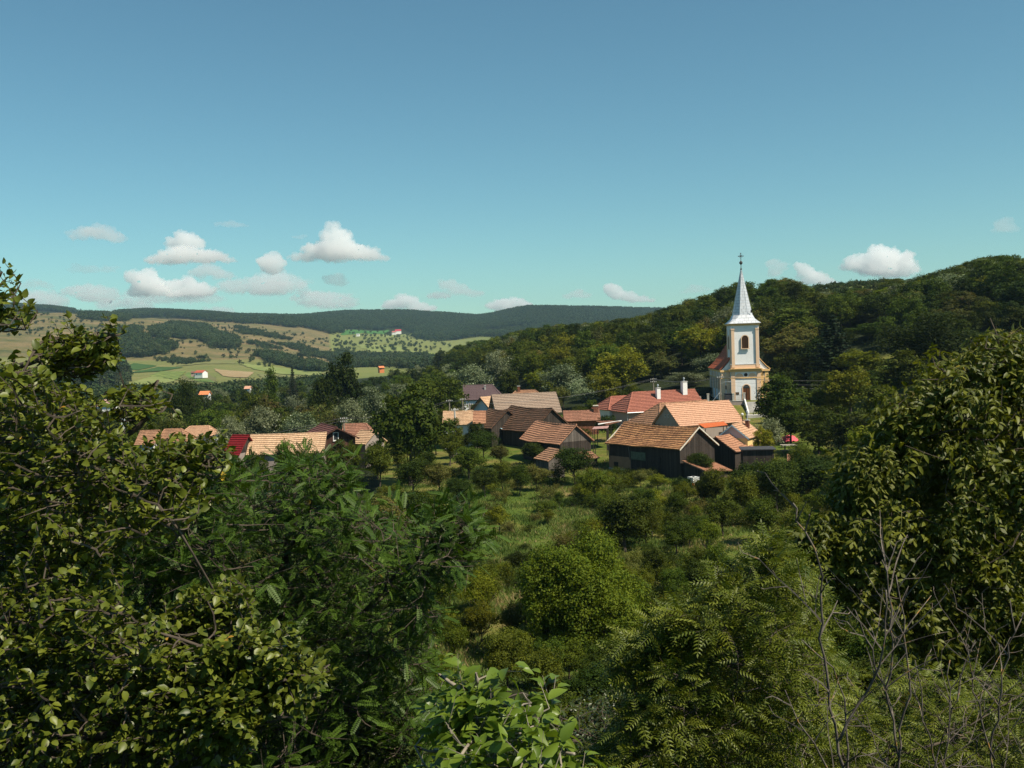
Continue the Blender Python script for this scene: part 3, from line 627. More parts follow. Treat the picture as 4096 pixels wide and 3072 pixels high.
def roof_plane(b, TL, TR, BR, BL, course=.45, lip=.085, sag=0.0, thick=.10, seed=0, nu=None, wave=.0):
    """tiled slope of overlapping courses between a top edge TL-TR and a bottom edge BL-BR, closed underneath"""
    TL, TR, BR, BL = map(Vector, (TL, TR, BR, BL)); rng = random.Random(seed)
    n = (TR-TL) if (TR-TL).length > .05 else (BR-BL)
    nrm = n.cross(BL-TL if (BL-TL).length > .05 else BR-TR).normalized()
    if nrm.z < 0: nrm = -nrm
    H = max((BL-TL).length, (BR-TR).length, .1); hh = ((BL+BR)/2-(TL+TR)/2).length
    rows = max(2, int(round(hh/course))); nu = nu or max(1, int((BR-BL).length/1.2)) if (sag or wave) else 1
    ph = rng.uniform(0, 6)
    def S(u, v):
        p = (TL*(1-u)+TR*u)*(1-v)+(BL*(1-u)+BR*u)*v
        s = -sag*sin(pi*u)*(1-.3*v)+wave*sin(u*9+ph+v*2)*.5+wave*sin(u*17+v*5+ph*2)*.35
        return p+Vector((0, 0, s))
    L = max((BR-BL).length, (TR-TL).length)
    U = lambda u, v: ((u-.5)*((TR-TL).length*(1-v)+(BR-BL).length*v)+L/2, -v*hh)
    rs = [rng.uniform(-.012, .012) for _ in range(rows+1)]
    for r in range(rows):
        v0, v1 = r/rows, (r+1)/rows
        for k in range(nu):
            u0, u1 = k/nu, (k+1)/nu
            l1 = lip+rs[r]; e = nrm*.004
            a, q, c, d = S(u0, v0)+e, S(u1, v0)+e, S(u1, v1)+nrm*l1, S(u0, v1)+nrm*l1
            b.poly([d, c, q, a], [U(u0, v1), U(u1, v1), U(u1, v0), U(u0, v0)])
            e2 = S(u1, v1)+e*.5; f2 = S(u0, v1)+e*.5
            b.poly([f2, e2, c, d], [(0, 0), (.1, 0), (.1, .01), (0, .01)])
    dn = -nrm*thick
    for k in range(nu):
        u0, u1 = k/nu, (k+1)/nu
        b.poly([S(u0, 0)+dn, S(u1, 0)+dn, S(u1, 1)+dn, S(u0, 1)+dn]); b.poly([S(u0, 1)+dn, S(u1, 1)+dn, S(u1, 1), S(u0, 1)])
        b.poly([S(u1, 0)+dn, S(u0, 0)+dn, S(u0, 0), S(u1, 0)])
    b.poly([S(0, 0), S(0, 0)+dn, S(0, 1)+dn, S(0, 1)+nrm*lip]); b.poly([S(1, 0)+dn, S(1, 0), S(1, 1)+nrm*lip, S(1, 1)+dn])
def ridge_cap(b, p0, p1, r=.13, sag=0.0, rng=None):
    p0, p1 = Vector(p0), Vector(p1); n = max(2, int((p1-p0).length/.4)); pts = []
    for i in range(n+1):
        u = i/n; pts.append(p0.lerp(p1, u)+Vector((0, 0, -sag*sin(pi*u)+.03+(.018 if i % 2 else 0))))
    b.tube(pts, [r*(1 if i % 2 else .86) for i in range(n+1)], 6)
def hides(x, Y, zt, r):
    px, py = proj(np.array([x]), np.array([Y]), np.array([zt])); px, py = float(px[0]), float(py[0]); rp = r*1000/Y
    for (x0, y0, x1, y1, D) in PROTECT:
        if Y < D+2 and px+rp*.8 > x0 and px-rp*.8 < x1 and py < y1 and py+rp*2.5 > y0: return True
    return False
def house(name, label, A, B, w, rise, wall, rm, wm, gm=None, over=.45, end=.4, hip=(0, 0), sag=0.0, wave=.0, cat=None, verge=None, cap=True, back=None, group=None, protect=True, gut=None, flare=0, base=None):
    """A, B: ridge ends (px, py, Y). local x along the ridge from A to B, local -y is the slope on the right hand when looking from B to A ... chosen to face the camera"""
    a, c = at(*A), at(*B); zr = (a.z+c.z)/2
    d = Vector((c.x-a.x, c.y-a.y)); Lr = d.length; ang = math.atan2(d.y, d.x)
    mx, my = (a.x+c.x)/2, (a.y+c.y)/2
    n_ = Vector((sin(ang), -cos(ang)))        # local -y
    g = min(gz(mx, my), gz(mx+n_.x*w, my+n_.y*w), gz(a.x, a.y), gz(c.x, c.y)) if base is None else base
    root = empty(name, (mx, my, g-.2), ang, label, cat or 'house', group); h = zr-(g-.2)
    ez = h-rise; back = back or w; x0, x1 = -Lr/2, Lr/2
    brise = rise*back/w
    hx0, hx1 = hip; rb = MB()
    if flare:
        k = .55
        mz = h-rise*(k+.13); roof_plane(rb, (x0, 0, h), (x1, 0, h), (x1+hx1*k, -w*k, mz), (x0-hx0*k, -w*k, mz), sag=sag, wave=wave, seed=1)
        roof_plane(rb, (x0-hx0*k, -w*k, mz), (x1+hx1*k, -w*k, mz), (x1+hx1, -w, ez), (x0-hx0, -w, ez), seed=2, wave=wave)
    else: roof_plane(rb, (x0, 0, h), (x1, 0, h), (x1+hx1, -w, ez), (x0-hx0, -w, ez), sag=sag, wave=wave, seed=1)
    roof_plane(rb, (x1, 0, h), (x0, 0, h), (x0-hx0, back, h-brise), (x1+hx1, back, h-brise), sag=sag, wave=wave, seed=2)
    if hx0: roof_plane(rb, (x0, .02, h), (x0, -.02, h), (x0-hx0, -w, ez), (x0-hx0, back, h-brise), seed=3)
    if hx1: roof_plane(rb, (x1, -.02, h), (x1, .02, h), (x1+hx1, back, h-brise), (x1+hx1, -w, ez), seed=4)
    if cap:
        ridge_cap(rb, (x0, 0, h), (x1, 0, h), sag=sag)
        if hx0: ridge_cap(rb, (x0, 0, h), (x0-hx0, -w, ez+.05)); ridge_cap(rb, (x0, 0, h), (x0-hx0, back, h-brise+.05))
        if hx1: ridge_cap(rb, (x1, 0, h), (x1+hx1, -w, ez+.05)); ridge_cap(rb, (x1, 0, h), (x1+hx1, back, h-brise+.05))
    rf = rb.build('roof', TM[rm], root)
    # walls
    wy, by = w-over, back-over; tz = ez+rise*over/w-.16; tb = h-brise+brise*over/back-.16
    wb = MB(); wx0 = x0-hx0+(over if hx0 else end); wx1 = x1+hx1-(over if hx1 else end)
    P = lambda x, y, z: (x, y, z)
    wb.poly([P(wx0, -wy, 0), P(wx1, -wy, 0), P(wx1, -wy, tz), P(wx0, -wy, tz)]); wb.poly([P(wx1, by, 0), P(wx0, by, 0), P(wx0, by, tb), P(wx1, by, tb)])
    wb.poly([P(wx0, by, 0), P(wx0, -wy, 0), P(wx0, -wy, tz), P(wx0, by, tb)]); wb.poly([P(wx1, -wy, 0), P(wx1, by, 0), P(wx1, by, tb), P(wx1, -wy, tz)])
    wl = wb.build('wall', wm, root)
    for e, (hx, wx, sgn) in enumerate(((hx0, wx0, -1), (hx1, wx1, 1))):
        if hx: continue
        gb = MB(); q = [P(wx+sgn*.012, -wy, tz-.02), P(wx+sgn*.012, by, tb-.02), P(wx+sgn*.012, 0, h-.16-sag*sin(pi*end/Lr))]
        gb.poly(q if sgn > 0 else list(reversed(q))); gb.build('gable', gm or wm, root)
        if verge:
            vb = MB(); X = (x1+.03 if sgn > 0 else x0-.03)
            for yy, zz in ((-w, ez), (back, h-brise)):
                p0 = Vector((X, 0, h+.02)); p1 = Vector((X, yy, zz+.02)); u = Vector((0, 0, -.22)); t = Vector((sgn*.05, 0, 0))
                vb.poly([p0+t, p1+t, p1+t+u, p0+t+u]); vb.poly([p0, p1, p1+t, p0+t]); vb.poly([p0+u, p1+u, p1+t+u, p0+t+u])
            vb.build('verge_board', verge, root)
    if gut:
        tb_ = MB(); tb_.tube([(x0-hx0, -w-.07, ez-.02), (x1+hx1, -w-.07, ez-.02)], .075, 6); tb_.tube([(x0-hx0+.3, -w-.02, ez-.05), (x0-hx0+.3, -wy-.07, ez-.4), (x0-hx0+.3, -wy-.07, .1)], .05, 6); tb_.build('gutter', gut, root)
    HOUSES.append((mx, my, max(w, 1)*.9))
    k = max(1, int(Lr/4))
    for i in range(k+1): HOUSES.append((a.x+(c.x-a.x)*i/k, a.y+(c.y-a.y)*i/k, w*.95))
    if protect:
        pts = [root.matrix_basis@Vector(q) for q in ((x0-hx0, -w, ez), (x1+hx1, -w, ez), (x0, 0, h), (x1, 0, h))]
        pp = [proj(np.array([p.x]), np.array([p.y]), np.array([p.z])) for p in pts]; xs = [float(p[0][0]) for p in pp]; ys = [float(p[1][0]) for p in pp]
        PROTECT.append((min(xs), min(ys), max(xs), max(ys)-1, min(a.y, c.y)-w*.6))
    return dict(root=root, h=h, ez=ez, L=Lr, w=w, wy=wy, by=by, x0=x0, x1=x1, wx0=wx0, wx1=wx1, tz=tz, rise=rise)
def window(H, side, u, z, ww, hh, frame=WHITE, glass=GLASS, sill=True, name='window', bars=True):
    """side f: slope wall facing the camera (local -y), l / r: gable ends, b: back"""
    r = H['root']
    if side == 'f': M = Matrix.Translation((u, -H['wy']-.02, z))
    elif side == 'l': M = Matrix.Translation((H['wx0']-.035, u, z))@Matrix.Rotation(-pi/2, 4, 'Z')
    else: M = Matrix.Translation((H['wx1']+.035, u, z))@Matrix.Rotation(pi/2, 4, 'Z')
    b = MB(); t = .09
    for c, d in (((0, 0, hh/2), (ww+t, .08, t)), ((0, 0, -hh/2), (ww+t, .08, t)), ((-ww/2, 0, 0), (t, .08, hh-t)), ((ww/2, 0, 0), (t, .08, hh-t))): b.box(c, d)
    if bars: b.box((0, .005, 0), (.05, .05, hh-t))
    f = b.build(name, frame, r); f.matrix_local = M
    g = MB(); g.box((0, .0, 0), (ww-t, .03, hh-t)); p = g.build('pane', glass, f)
    if sill: s = MB(); s.box((0, -.06, -hh/2-.1), (ww+.25, .16, .07)); s.build('sill', frame, f)
    return f
def door(H, side, u, ww, hh, matd=None, z0=.2):
    r = H['root']; b = MB(); b.box((0, 0, z0+hh/2), (ww, .08, hh)); o = b.build('door', matd or WDD, r)
    o.matrix_local = Matrix.Translation((u, -H['wy']-.03, 0)) if side == 'f' else Matrix.Translation((H['wx1']+.04 if side == 'r' else H['wx0']-.04, u, 0))@Matrix.Rotation(pi/2, 4, 'Z')
    k = MB(); k.box((ww*.38, -.07, z0+hh*.5), (.05, .06, .18)); k.build('handle', METAL, o); return o
def chimney(H, u, v, hgt, matc, size=.5, capm=None, pipe=None):
    """stands on the roof at u along the ridge and v metres down the camera slope"""
    z = H['h']-H['rise']*v/H['w']; b = MB(); b.box((u, -v, z+hgt/2-.5), (size, size, hgt+1)); c = b.build('chimney', matc, H['root'])
    k = MB(); k.box((u, -v, z+hgt+.06), (size+.16, size+.16, .12)); k.build('cap', capm or CONC, c)
    if pipe: p = MB(); p.lathe([(0, z+hgt+.12), (.09, z+hgt+.12), (.09, z+hgt+pipe-.25), (.2, z+hgt+pipe-.25), (.16, z+hgt+pipe), (0, z+hgt+pipe+.1)], (u, -v), 8); p.build('pipe', METAL, c)
    return c

# ---------------------------------------------------------------- the village
# big barn
H = house('barn', 'big wooden barn with a long mottled tile roof, nearest of the village buildings', (624, 421.5, 153), (699, 427.5, 141), 4.1, 2.9, 3, 'barn', WDD, WDD, sag=.35, wave=.10, verge=PALE, cat='barn', over=.5, flare=1, gut=None)
b = MB(); b.box((-H['L']/2+.35+2.3, -H['wy']-.05, 1.35), (4.6, .1, 2.7)); mw = b.build('mud_wall', PB, H['root'])
b = MB(); b.box((-H['L']/2+.35+2.3, -H['wy']-.11, .45), (4.7, .06, .9)); b.build('plinth', CONC, H['root'])
b = MB(); b.box((0, 0, 0), (.9, .05, .8)); q = b.build('window', DARK, H['root']); q.location = (-H['L']/2+1.9, -H['wy']-.13, 1.45)
b = MB(); b.box((-H['L']/2+6.6, -H['wy']-.12, 3.05), (3.0, .06, 1.15)); q = b.build('hatch', simple('green_board', (.10, .12, .08), .9, var=.3), H['root'])
for u in (-H['L']/2+.5, -H['L']/2+4.9):
    b = MB(); b.tube([(u, -H['wy']-.15, 2.4), (u+.1, -H['w']+.1, H['ez']-.2)], .08, 5); b.build('brace', WD, H['root'])
for u in (-1.5+3.2,):
    b = MB(); b.box((u, -H['wy']-.06, 1.6), (3.4, .08, 3.1)); d_ = b.build('door', WDD, H['root']); 
    for zz in (2.4, .7): k = MB(); k.box((u, -H['wy']-.12, zz), (3.3, .05, .14)); k.build('batten', WDD, d_)
b = MB(); xx = H['x1']   # lean-to against the right gable
roof_plane(b, (xx-.1, 2.0, 2.55), (xx-.1, -3.6, 3.0), (xx+4.0, -3.4, 1.75), (xx+4.0, 2.2, 1.35), wave=.05, seed=9); lt = b.build('lean_to_roof', TM['orange'], H['root'])
b = MB(); b.poly([(xx+3.6, -3.2, 0), (xx+3.6, 1.8, 0), (xx+3.6, 1.8, 1.3), (xx+3.6, -3.2, 1.7)]); b.poly([(xx-.2, -3.2, 0), (xx+3.6, -3.2, 0), (xx+3.6, -3.2, 1.72), (xx-.2, -3.2, 2.85)]); b.build('lean_to_wall', WDD, H['root'])
BARN = H
# orange tiled barn in front
H = house('barn', 'smaller barn with an even orange tile roof and a grey board gable', (536, 420.7, 164), (576.5, 425, 154), 3.3, 2.75, 3, 'orange', WDD, WD, sag=.22, wave=.12, cat='barn', over=.4)
b = MB(); b.box((H['wx1']+.05, -.3, 1.6), (.05, .5, 1.1)); b.build('hatch', DARK, H['root'])
b = MB(); roof_plane(b, (H['x1']+.1, 2.6, 2.5), (H['x1']+.1, -.9, 2.6), (H['x1']+2.2, -.9, 1.7), (H['x1']+2.2, 2.6, 1.6), wave=.06, seed=19); b.build('lean_to_roof', TM['weather'], H['root'])
b = MB(); b.poly([(H['x1']+1.9, -.7, 0), (H['x1']+1.9, 2.4, 0), (H['x1']+1.9, 2.4, 1.55), (H['x1']+1.9, -.7, 1.6)]); b.poly([(H['x1'], -.7, 0), (H['x1']+1.9, -.7, 0), (H['x1']+1.9, -.7, 1.6), (H['x1'], -.7, 2.4)]); b.build('lean_to_wall', WDD, H['root'])
H = house('barn', 'tall barn with a dark brown mossy tile roof behind the orange tiled one', (511, 405, 184), (552.4, 409, 173), 4.3, 3.75, 3, 'brown', WDD, WDD, sag=.3, wave=.12, cat='barn', over=.5)
b = MB(); b.box((-H['L']/2+1.6, -H['w']-.05, H['ez']+.02), (3.6, .22, .12)); b.build('eave_board', BLUE, H['root'])
H = house('shed', 'small board shed with a sloping tile roof, half hidden by trees', (549, 449, 149), (563, 447.8, 145), 2.6, 1.5, 2, 'weather', WD, WD, cat='shed', over=.25, end=.2, back=.5, cap=False)
H = house('house', 'long house with a smooth grey brown tiled roof', (491.4, 394.8, 203), (556, 392.7, 206), 4.3, 3.9, 3, 'grey', PG, PBL, cat='house', end=.9, over=.6, verge=WDD)
window(H, 'l', -.2, H['h']-2.2, .6, .8)
H = house('house', 'small house with a patchy beige roof left of the long grey roof', (480, 397, 209), (495, 396.8, 212), 3.6, 3.0, 3, 'cream', PW, PBL, end=.8, verge=WDD)
H = house('house', 'house with an orange ridge and one brick chimney behind the long grey roof', (516, 390.6, 238), (535, 390.2, 238), 4, 2.2, 3, 'weather', PW, hip=(2.5, 2.5), protect=False); chimney(H, -1.6, .3, 1.2, BRK, .6)
H = house('house', 'house under a plain purple brown roof at the edge of the trees', (463, 385.4, 262), (492, 384.8, 262), 5, 3.6, 3, 'purple', PW, hip=(0, 3)); chimney(H, 2.0, 1.6, .9, CONC, .4)
H = house('house', 'low house with a pale cream roof at the left end of the village centre', (443, 411.2, 186), (472, 411, 186), 3.4, 2.3, 3, 'cream', PW, hip=(0, 2.6), sag=.1, wave=.05)
H = house('house', 'small house with a bright orange roof between the cream and brown roofs', (473, 411.6, 181), (486, 411.4, 181), 3.0, 2.0, 3, 'orange', PP, cat='house', protect=False)
H = house('shed', 'outbuilding with a dark sagging brown roof beside the tall brown barn', (489, 410, 184), (508, 408.4, 180), 4.2, 3.0, 3, 'brown', WDD, WDD, sag=.25, wave=.12, cat='outbuilding')
H = house('outbuilding', 'long low outbuilding with a brick red tile roof and a brick chimney', (563, 411.4, 187), (599.5, 409.8, 187), 2.4, 1.75, 2.2, 'brick', BRK, sag=.08, wave=.06, cat='outbuilding'); chimney(H, 2.7, .2, .95, BRK, .85, capm=PALE)
H = house('house', 'hipped house with a clean dark red tile roof and two white chimneys', (632.4, 392, 193), (694.8, 389.9, 197), 4.9, 3.5, 3, 'red', PP, hip=(3.4, 0), over=.6, gut=METAL)
chimney(H, -2.1, 1.7, 1.9, WHITE, .75, pipe=.7); chimney(H, 3.9, .9, 2.3, WHITE, .95, pipe=.8)
window(H, 'f', -H['L']/2-.7, 1.2, 1.3, 1.9, WDD, DARK, bars=True); window(H, 'f', -H['L']/2+3.5, 1.4, 1.0, 1.2)
H = house('house', 'lower wing house with a hipped red tile roof, left of the one with white chimneys', (611, 396.6, 199), (628, 396, 200.5), 3.6, 2.4, 3, 'red', PW, hip=(2.6, 0), protect=True)
H = house('house', 'house with an old patched hipped tile roof behind the peach one', (660, 403.3, 179), (707, 400.2, 184), 5.2, 3.7, 3, 'weather', PG, hip=(4.2, 0), sag=.08, protect=True)
H = house('house', 'long house with a smooth peach coloured tile roof and a bare grey gable', (665, 404.8, 170.5), (729, 400.8, 176), 4.3, 3.5, 3, 'peach', PG, PG, over=.4, end=.35, flare=0)
window(H, 'l', -.45, H['h']-1.9, .28, .45, CONC, DARK, False, bars=False); window(H, 'l', .45, H['h']-1.9, .28, .45, CONC, DARK, False, bars=False); door(H, 'f', 2.0, 1.0, 2.0)
# orange sheet canopy on posts
def canopy(name, label, quad, matr, posts=True, cat='canopy', dz=.06, posth=2.4, mesh='sheet', post_m=None):
    P = [at(*q) for q in quad]; c = sum(P, Vector())/4; g = gz(c.x, c.y); root = empty(name, (c.x, c.y, g-.1), 0, label, cat)
    L = [p-Vector((c.x, c.y, g-.1)) for p in P]; b = MB(); n = 14
    up = Vector((0, 0, dz))
    for i in range(n):
        for s0, s1, h0, h1 in ((i/n, (i+.5)/n, 0, .05), ((i+.5)/n, (i+1)/n, .05, 0)):
            a0, a1 = L[0].lerp(L[1], s0), L[0].lerp(L[1], s1); b0, b1 = L[3].lerp(L[2], s0), L[3].lerp(L[2], s1); z0, z1 = Vector((0, 0, h0)), Vector((0, 0, h1))
            b.poly([b0+z0+up, b1+z1+up, a1+z1+up, a0+z0+up]); b.poly([a0+z0, a1+z1, b1+z1, b0+z0]); b.poly([b0+z0, b1+z1, b1+z1+up, b0+z0+up])
    b.build(mesh, matr, root)
    if posts:
        for q in L:
            k = MB(); e = q*.92; k.box((e.x, e.y, (q.z)/2-.1), (.12, .12, max(.4, q.z))); k.build('post', post_m or WDD, root)
    HOUSES.append((c.x, c.y, 1.5)); return root
canopy('orange_canopy', 'flat orange sheet metal canopy below the peach coloured roof', [(698.4, 424.3, 166), (724, 422.0, 168.5), (727.8, 425.2, 163.5), (704.5, 428.2, 161)], ORSH)
canopy('rusty_canopy', 'low rusty sheet roof with a white pipe lying on it', [(596, 421.6, 171), (611, 421.0, 172), (621, 421.8, 168), (607, 425.2, 167)], RUST)
canopy('rusty_canopy', 'smaller pinkish rusty sheet roof in front of the low rusty one', [(594, 427.2, 164), (609, 426.2, 165), (607, 428.6, 162), (592, 429.4, 161)], simple('pinkish_sheet', (.34, .2, .18), .8, var=.3))
b = MB(); p0, p1 = at(598, 424.3, 168), at(621.5, 420.8, 169.5); b.tube([p0, p1], .1, 8); tag(b.build('pipe', WHITE), 'white pipe lying on the low rusty roof', 'pipe')
H = house('house', 'small house with a lilac gable and a brick chimney with a metal pipe', (731.8, 423.8, 150), (746.3, 422.3, 156), 2.6, 2.05, 2.3, 'beige', PY, PLV, verge=BLUE, end=.25, over=.3, sag=.05); chimney(H, 1.2, .9, 1.0, BRK, .55, pipe=1.5)
H = house('shed', 'dark board shed with a weathered orange tile roof beside the big barn', (715.4, 436.4, 146), (735, 433.4, 152), 3.1, 2.1, 2.3, 'orange', WDD, WDD, sag=.12, wave=.08, cat='shed', over=.3)
# dark flat shed
p = at(757, 448, 141); g = gz(p.x, p.y); root = empty('shed', (p.x, p.y, g-.1), R(-8), 'low dark tarred shed with a flat dark roof, right of the orange tiled shed', 'shed'); hh = p.z-g
b = MB(); b.box((0, 0, hh/2), (4.2, 3.4, hh)); b.build('wall', WDD, root)
b = MB(); b.box((0, 0, hh+.08), (4.8, 4.0, .12)); b.build('roof', simple('tar_paper', (.05, .05, .055), .8, var=.4), root); b = MB(); b.box((-.9, -1.74, 1.0), (1.0, .06, 1.9)); b.build('door', WDD, root); HOUSES.append((p.x, p.y, 2.8))
# left part of the village
H = house('house', 'house with a bright red metal tile roof left of the long cream roof', (232, 435, 159), (249, 435.6, 158), 3.0, 2.9, 2.5, 'redmetal', PG, WDD)
H = house('house', 'very long low house with a pale cream tile roof on the left', (250.5, 435, 160), (327, 432.6, 160), 3.3, 2.9, 2.6, 'cream', PG, WDD, sag=.06, wave=.03)
H = house('chalet', 'dark timber chalet with a maroon roof and one white framed gable window', (321, 424, 171), (337, 427.2, 160.5), 3.6, 1.9, 2.6, 'maroon', WDR, WDR, over=.5, end=.7, cat='chalet', verge=WDR)
window(H, 'r', -.1, H['h']-1.45, .8, 1.25, WHITE, GLASS, True, bars=False)
H = house('house', 'house with a reddish tile roof behind the chalet', (343, 423.3, 184), (366, 424.6, 184), 3.4, 2.6, 3, 'brick', PW, hip=(0, 2), protect=True)
H = house('house', 'small house with a pale cream roof right of the chalet', (360, 430, 170), (376, 431.5, 168), 2.8, 2.0, 2.5, 'cream', PG, protect=True)
H = house('house', 'hipped house with a salmon tile roof and white wall left of the whitish willow', (190, 426.3, 201), (209, 426.1, 201), 3.6, 1.8, 3, 'beige', PW, hip=(1.6, 1.2), protect=True)
H = house('house', 'brown roofed house left of the salmon hipped roof', (165, 429.4, 187), (181, 428.8, 187), 3.4, 2.2, 3, 'weather', PP, hip=(1, 2), protect=True)
H = house('house', 'house with a faded rusty tile roof behind the pear branches', (140, 431, 192), (160, 430.4, 192), 3.4, 2.4, 3, 'weather', PW, protect=True)
# small far houses
def far_house(px, py, Y, L, w, h, rise, label, rm, wm, rot=0.0, tower=False):
    p = at(px, py, Y); z = gz(p.x, p.y); z = min(z, p.z); top = max(p.z-z, h*.6)
    root = empty('house', (p.x, p.y, p.z-h-rise), rot, label, 'house'); b = MB()
    b.prism([(-L/2, -2), (L/2, -2), (L/2, h), (-L/2, h)], -w, w); b.build('wall', wm, root)
    r = MB(); roof_plane(r, (-L/2-.3, 0, h+rise), (L/2+.3, 0, h+rise), (L/2+.3, -w-.5, h-.1), (-L/2-.3, -w-.5, h-.1), course=1, thick=.2)
    roof_plane(r, (L/2+.3, 0, h+rise), (-L/2-.3, 0, h+rise), (-L/2-.3, w+.5, h-.1), (L/2+.3, w+.5, h-.1), course=1, thick=.2); r.build('roof', rm, root)
    g = MB(); g.prism([(-w, h), (w, h), (0, h+rise-.15)], -L/2+.05, L/2-.05, axis='x'); gg = g.build('gable', wm, root)
    for i in range(3): k = MB(); k.box((-L/4+i*L/4, -w-.03, h*.55), (.9, .08, 1.1)); k.build('window', DARK, root); HOUSES.append((p.x, p.y, max(L/2, w)+2)); PROTECT.append((px-L*500/Y, py, px+L*500/Y, py+4, Y-3)); return root
RR = simple('far_red_roof', (.45, .10, .06), .8); OR = simple('far_orange_roof', (.62, .22, .09), .8)
far_house(201, 370.2, 960, 9, 4, 3.2, 2.2, 'white farmhouse with a red roof above the vineyard', RR, WHITE, R(-20))
far_house(194, 371.2, 965, 4, 3, 1.8, 1.4, 'small brown outbuilding left of the white farmhouse', simple('brown_roof', (.2, .1, .07), .8), PP)
far_house(398, 329.4, 2380, 14, 7, 5, 4, 'far farmhouse with a crimson roof below the forest ridge', simple('crimson_roof', (.42, .05, .07), .7), WHITE, R(10))
far_house(394, 331.0, 2350, 9, 5, 4, 3, 'low far building in front of the crimson roofed farmhouse', simple('pink_roof', (.42, .14, .12), .7), WHITE)
far_house(358, 333.8, 2300, 7, 4, 3, 1, 'tiny white building at the edge of the bright green field', WHITE, WHITE)
far_house(381, 366.0, 640, 3.0, 2.2, 1.3, 1.1, 'small house with a glowing orange wall in the far valley', OR, simple('orange_wall', (.60, .20, .07), .8), R(20))
far_house(205, 391.0, 420, 3.6, 2, 1.4, 1.4, 'house with a bright orange roof among the valley trees', OR, PW)
far_house(142, 403.5, 330, 5, 3, 3, 2.2, 'house with an orange roof hidden behind the pear leaves', OR, PW)
far_house(108, 399.5, 360, 6, 3, 3, 2.2, 'house with a faded pink roof hidden behind the pear leaves', simple('faded_pink_roof', (.45, .28, .24), .8), PW)
far_house(248, 386, 480, 2.4, 2, 1.3, 1.2, 'small salmon house among the valley trees', simple('salmon_roof', (.55, .3, .2), .8), PW)
far_house(856, 354, 245, 4.2, 3, 3, 2, 'pink roofed house peeping out right of the spruce', simple('pale_pink_roof', (.62, .36, .32), .8), PW)
far_house(981, 361.5, 150, 3.6, 2.2, 2.5, 1.7, 'grey gabled house glimpsed through the walnut leaves', simple('slate_roof', (.3, .25, .25), .8), PBL, R(65))
# little white steeple on the left
p = at(127.5, 437, 300); root = empty('chapel', (p.x, p.y, p.z-9), R(10), 'little chapel with a flared white steeple behind the pear branches', 'chapel'); s = .3
b = MB(); b.box((0, 0, 5.2), (4.3, 4.3, 10.4)); b.build('wall', PW, root); b = MB(); b.box((0, 0, 10.2+.5), (4.9, 4.9, .5)); b.build('cornice', PW, root)
b = MB(); b.lathe([(0, 10.8), (3.9, 10.95), (3.2, 11.7), (2.0, 12.9), (1.55, 14.6), (1.25, 17.2), (.5, 20.5), (.05, 22.5)], k=4, rot=pi/4); b.build('spire', METAL, root)
b = MB(); b.box((0, -2.18, 8), (1.0, .1, 2.0)); b.build('window', DARK, root); PROTECT.append((118, 400, 138, 420, 299)); HOUSES.append((p.x, p.y, 3))
# half hidden garden things
p = at(797, 457.5, 136); z = p.z; g = gz(p.x, p.y)
root = empty('shed', (p.x, p.y, g-.1), R(-15), 'tiny shed with an orange tile roof below the garden lawn', 'shed'); k = max(p.z-g, 1.2)
b = MB(); roof_plane(b, (-1.3, 1.0, k+.5), (1.3, 1.0, k+.5), (1.3, -1.1, k-.3), (-1.3, -1.1, k-.3), wave=.04); b.build('roof', TM['orange'], root); b = MB(); b.box((0, 0, k/2-.2), (2.2, 1.7, k-.2)); b.build('wall', WDD, root)
# ---------------------------------------------------------------- church
OCH = plaster('ochre_plaster', (.72, .46, .20), .12, (.5, .3, .12)); PEA = plaster('peach_plaster', (.72, .50, .34), .15); CW = plaster('church_white', (.74, .75, .76), .28, (.5, .48, .45))
def arch(w, h, n=10, r=None):
    """outline of an opening w wide, h high with a round top, ccw seen from -y, base at z=0"""
    r = w/2; return [(-r, 0), (r, 0)]+[(r*cos(a), h-r+r*sin(a)) for a in np.linspace(0, pi, n)]
def ring(b, w, h, t, y0, y1, n=12, base=True):
    o = arch(w+2*t, h+t, n); i = arch(w, h, n)
    m_ = len(o)
    for k in range(m_):
        if k == 0: continue                         # open at the bottom
        a, c = o[k], o[(k+1) % m_]; d, e = i[k], i[(k+1) % m_]
        P = lambda q, y: (q[0], y, q[1])
        b.poly([P(a, y0), P(c, y0), P(e, y0), P(d, y0)]); b.poly([P(a, y0), P(a, y1), P(c, y1), P(c, y0)]); b.poly([P(d, y0), P(e, y0), P(e, y1), P(d, y1)])
    return b
ch = empty('church', (CHX, CHY, CHZ), CHR, 'white and ochre village church with a tall zinc spire and a red nave roof', 'church')
TWd, TD, NW, NL = 2.95, 5.6, 4.95, 19.0     # tower half width, tower depth, nave half width, nave length
EZ, TZ = 6.4, 16.2
HOUSES += [(CHX+i, CHY+j, 4) for i in (-6, -2, 2, 6) for j in (-1, 4, 9, 14, 19)]; HOUSES += [(CHX+i, CHY-6, 3.2) for i in (-8, -3, 2)]
NY = 1.1                                       # nave front stands back behind the tower front
b = MB(); b.box((0, NY+NL/2, EZ/2-.3), (NW*2, NL, EZ+.6)); nave = b.build('wall', CW, ch)
b = MB(); b.box((0, TD/2, EZ/2-.3), (TWd*2+.3, TD, EZ+.62)); b.build('tower_base', CW, ch)
b = MB(); b.box((0, TD/2+.1, EZ+(TZ-EZ)/2), (TWd*2, TD-.2, TZ-EZ)); tw = b.build('tower', CW, ch)
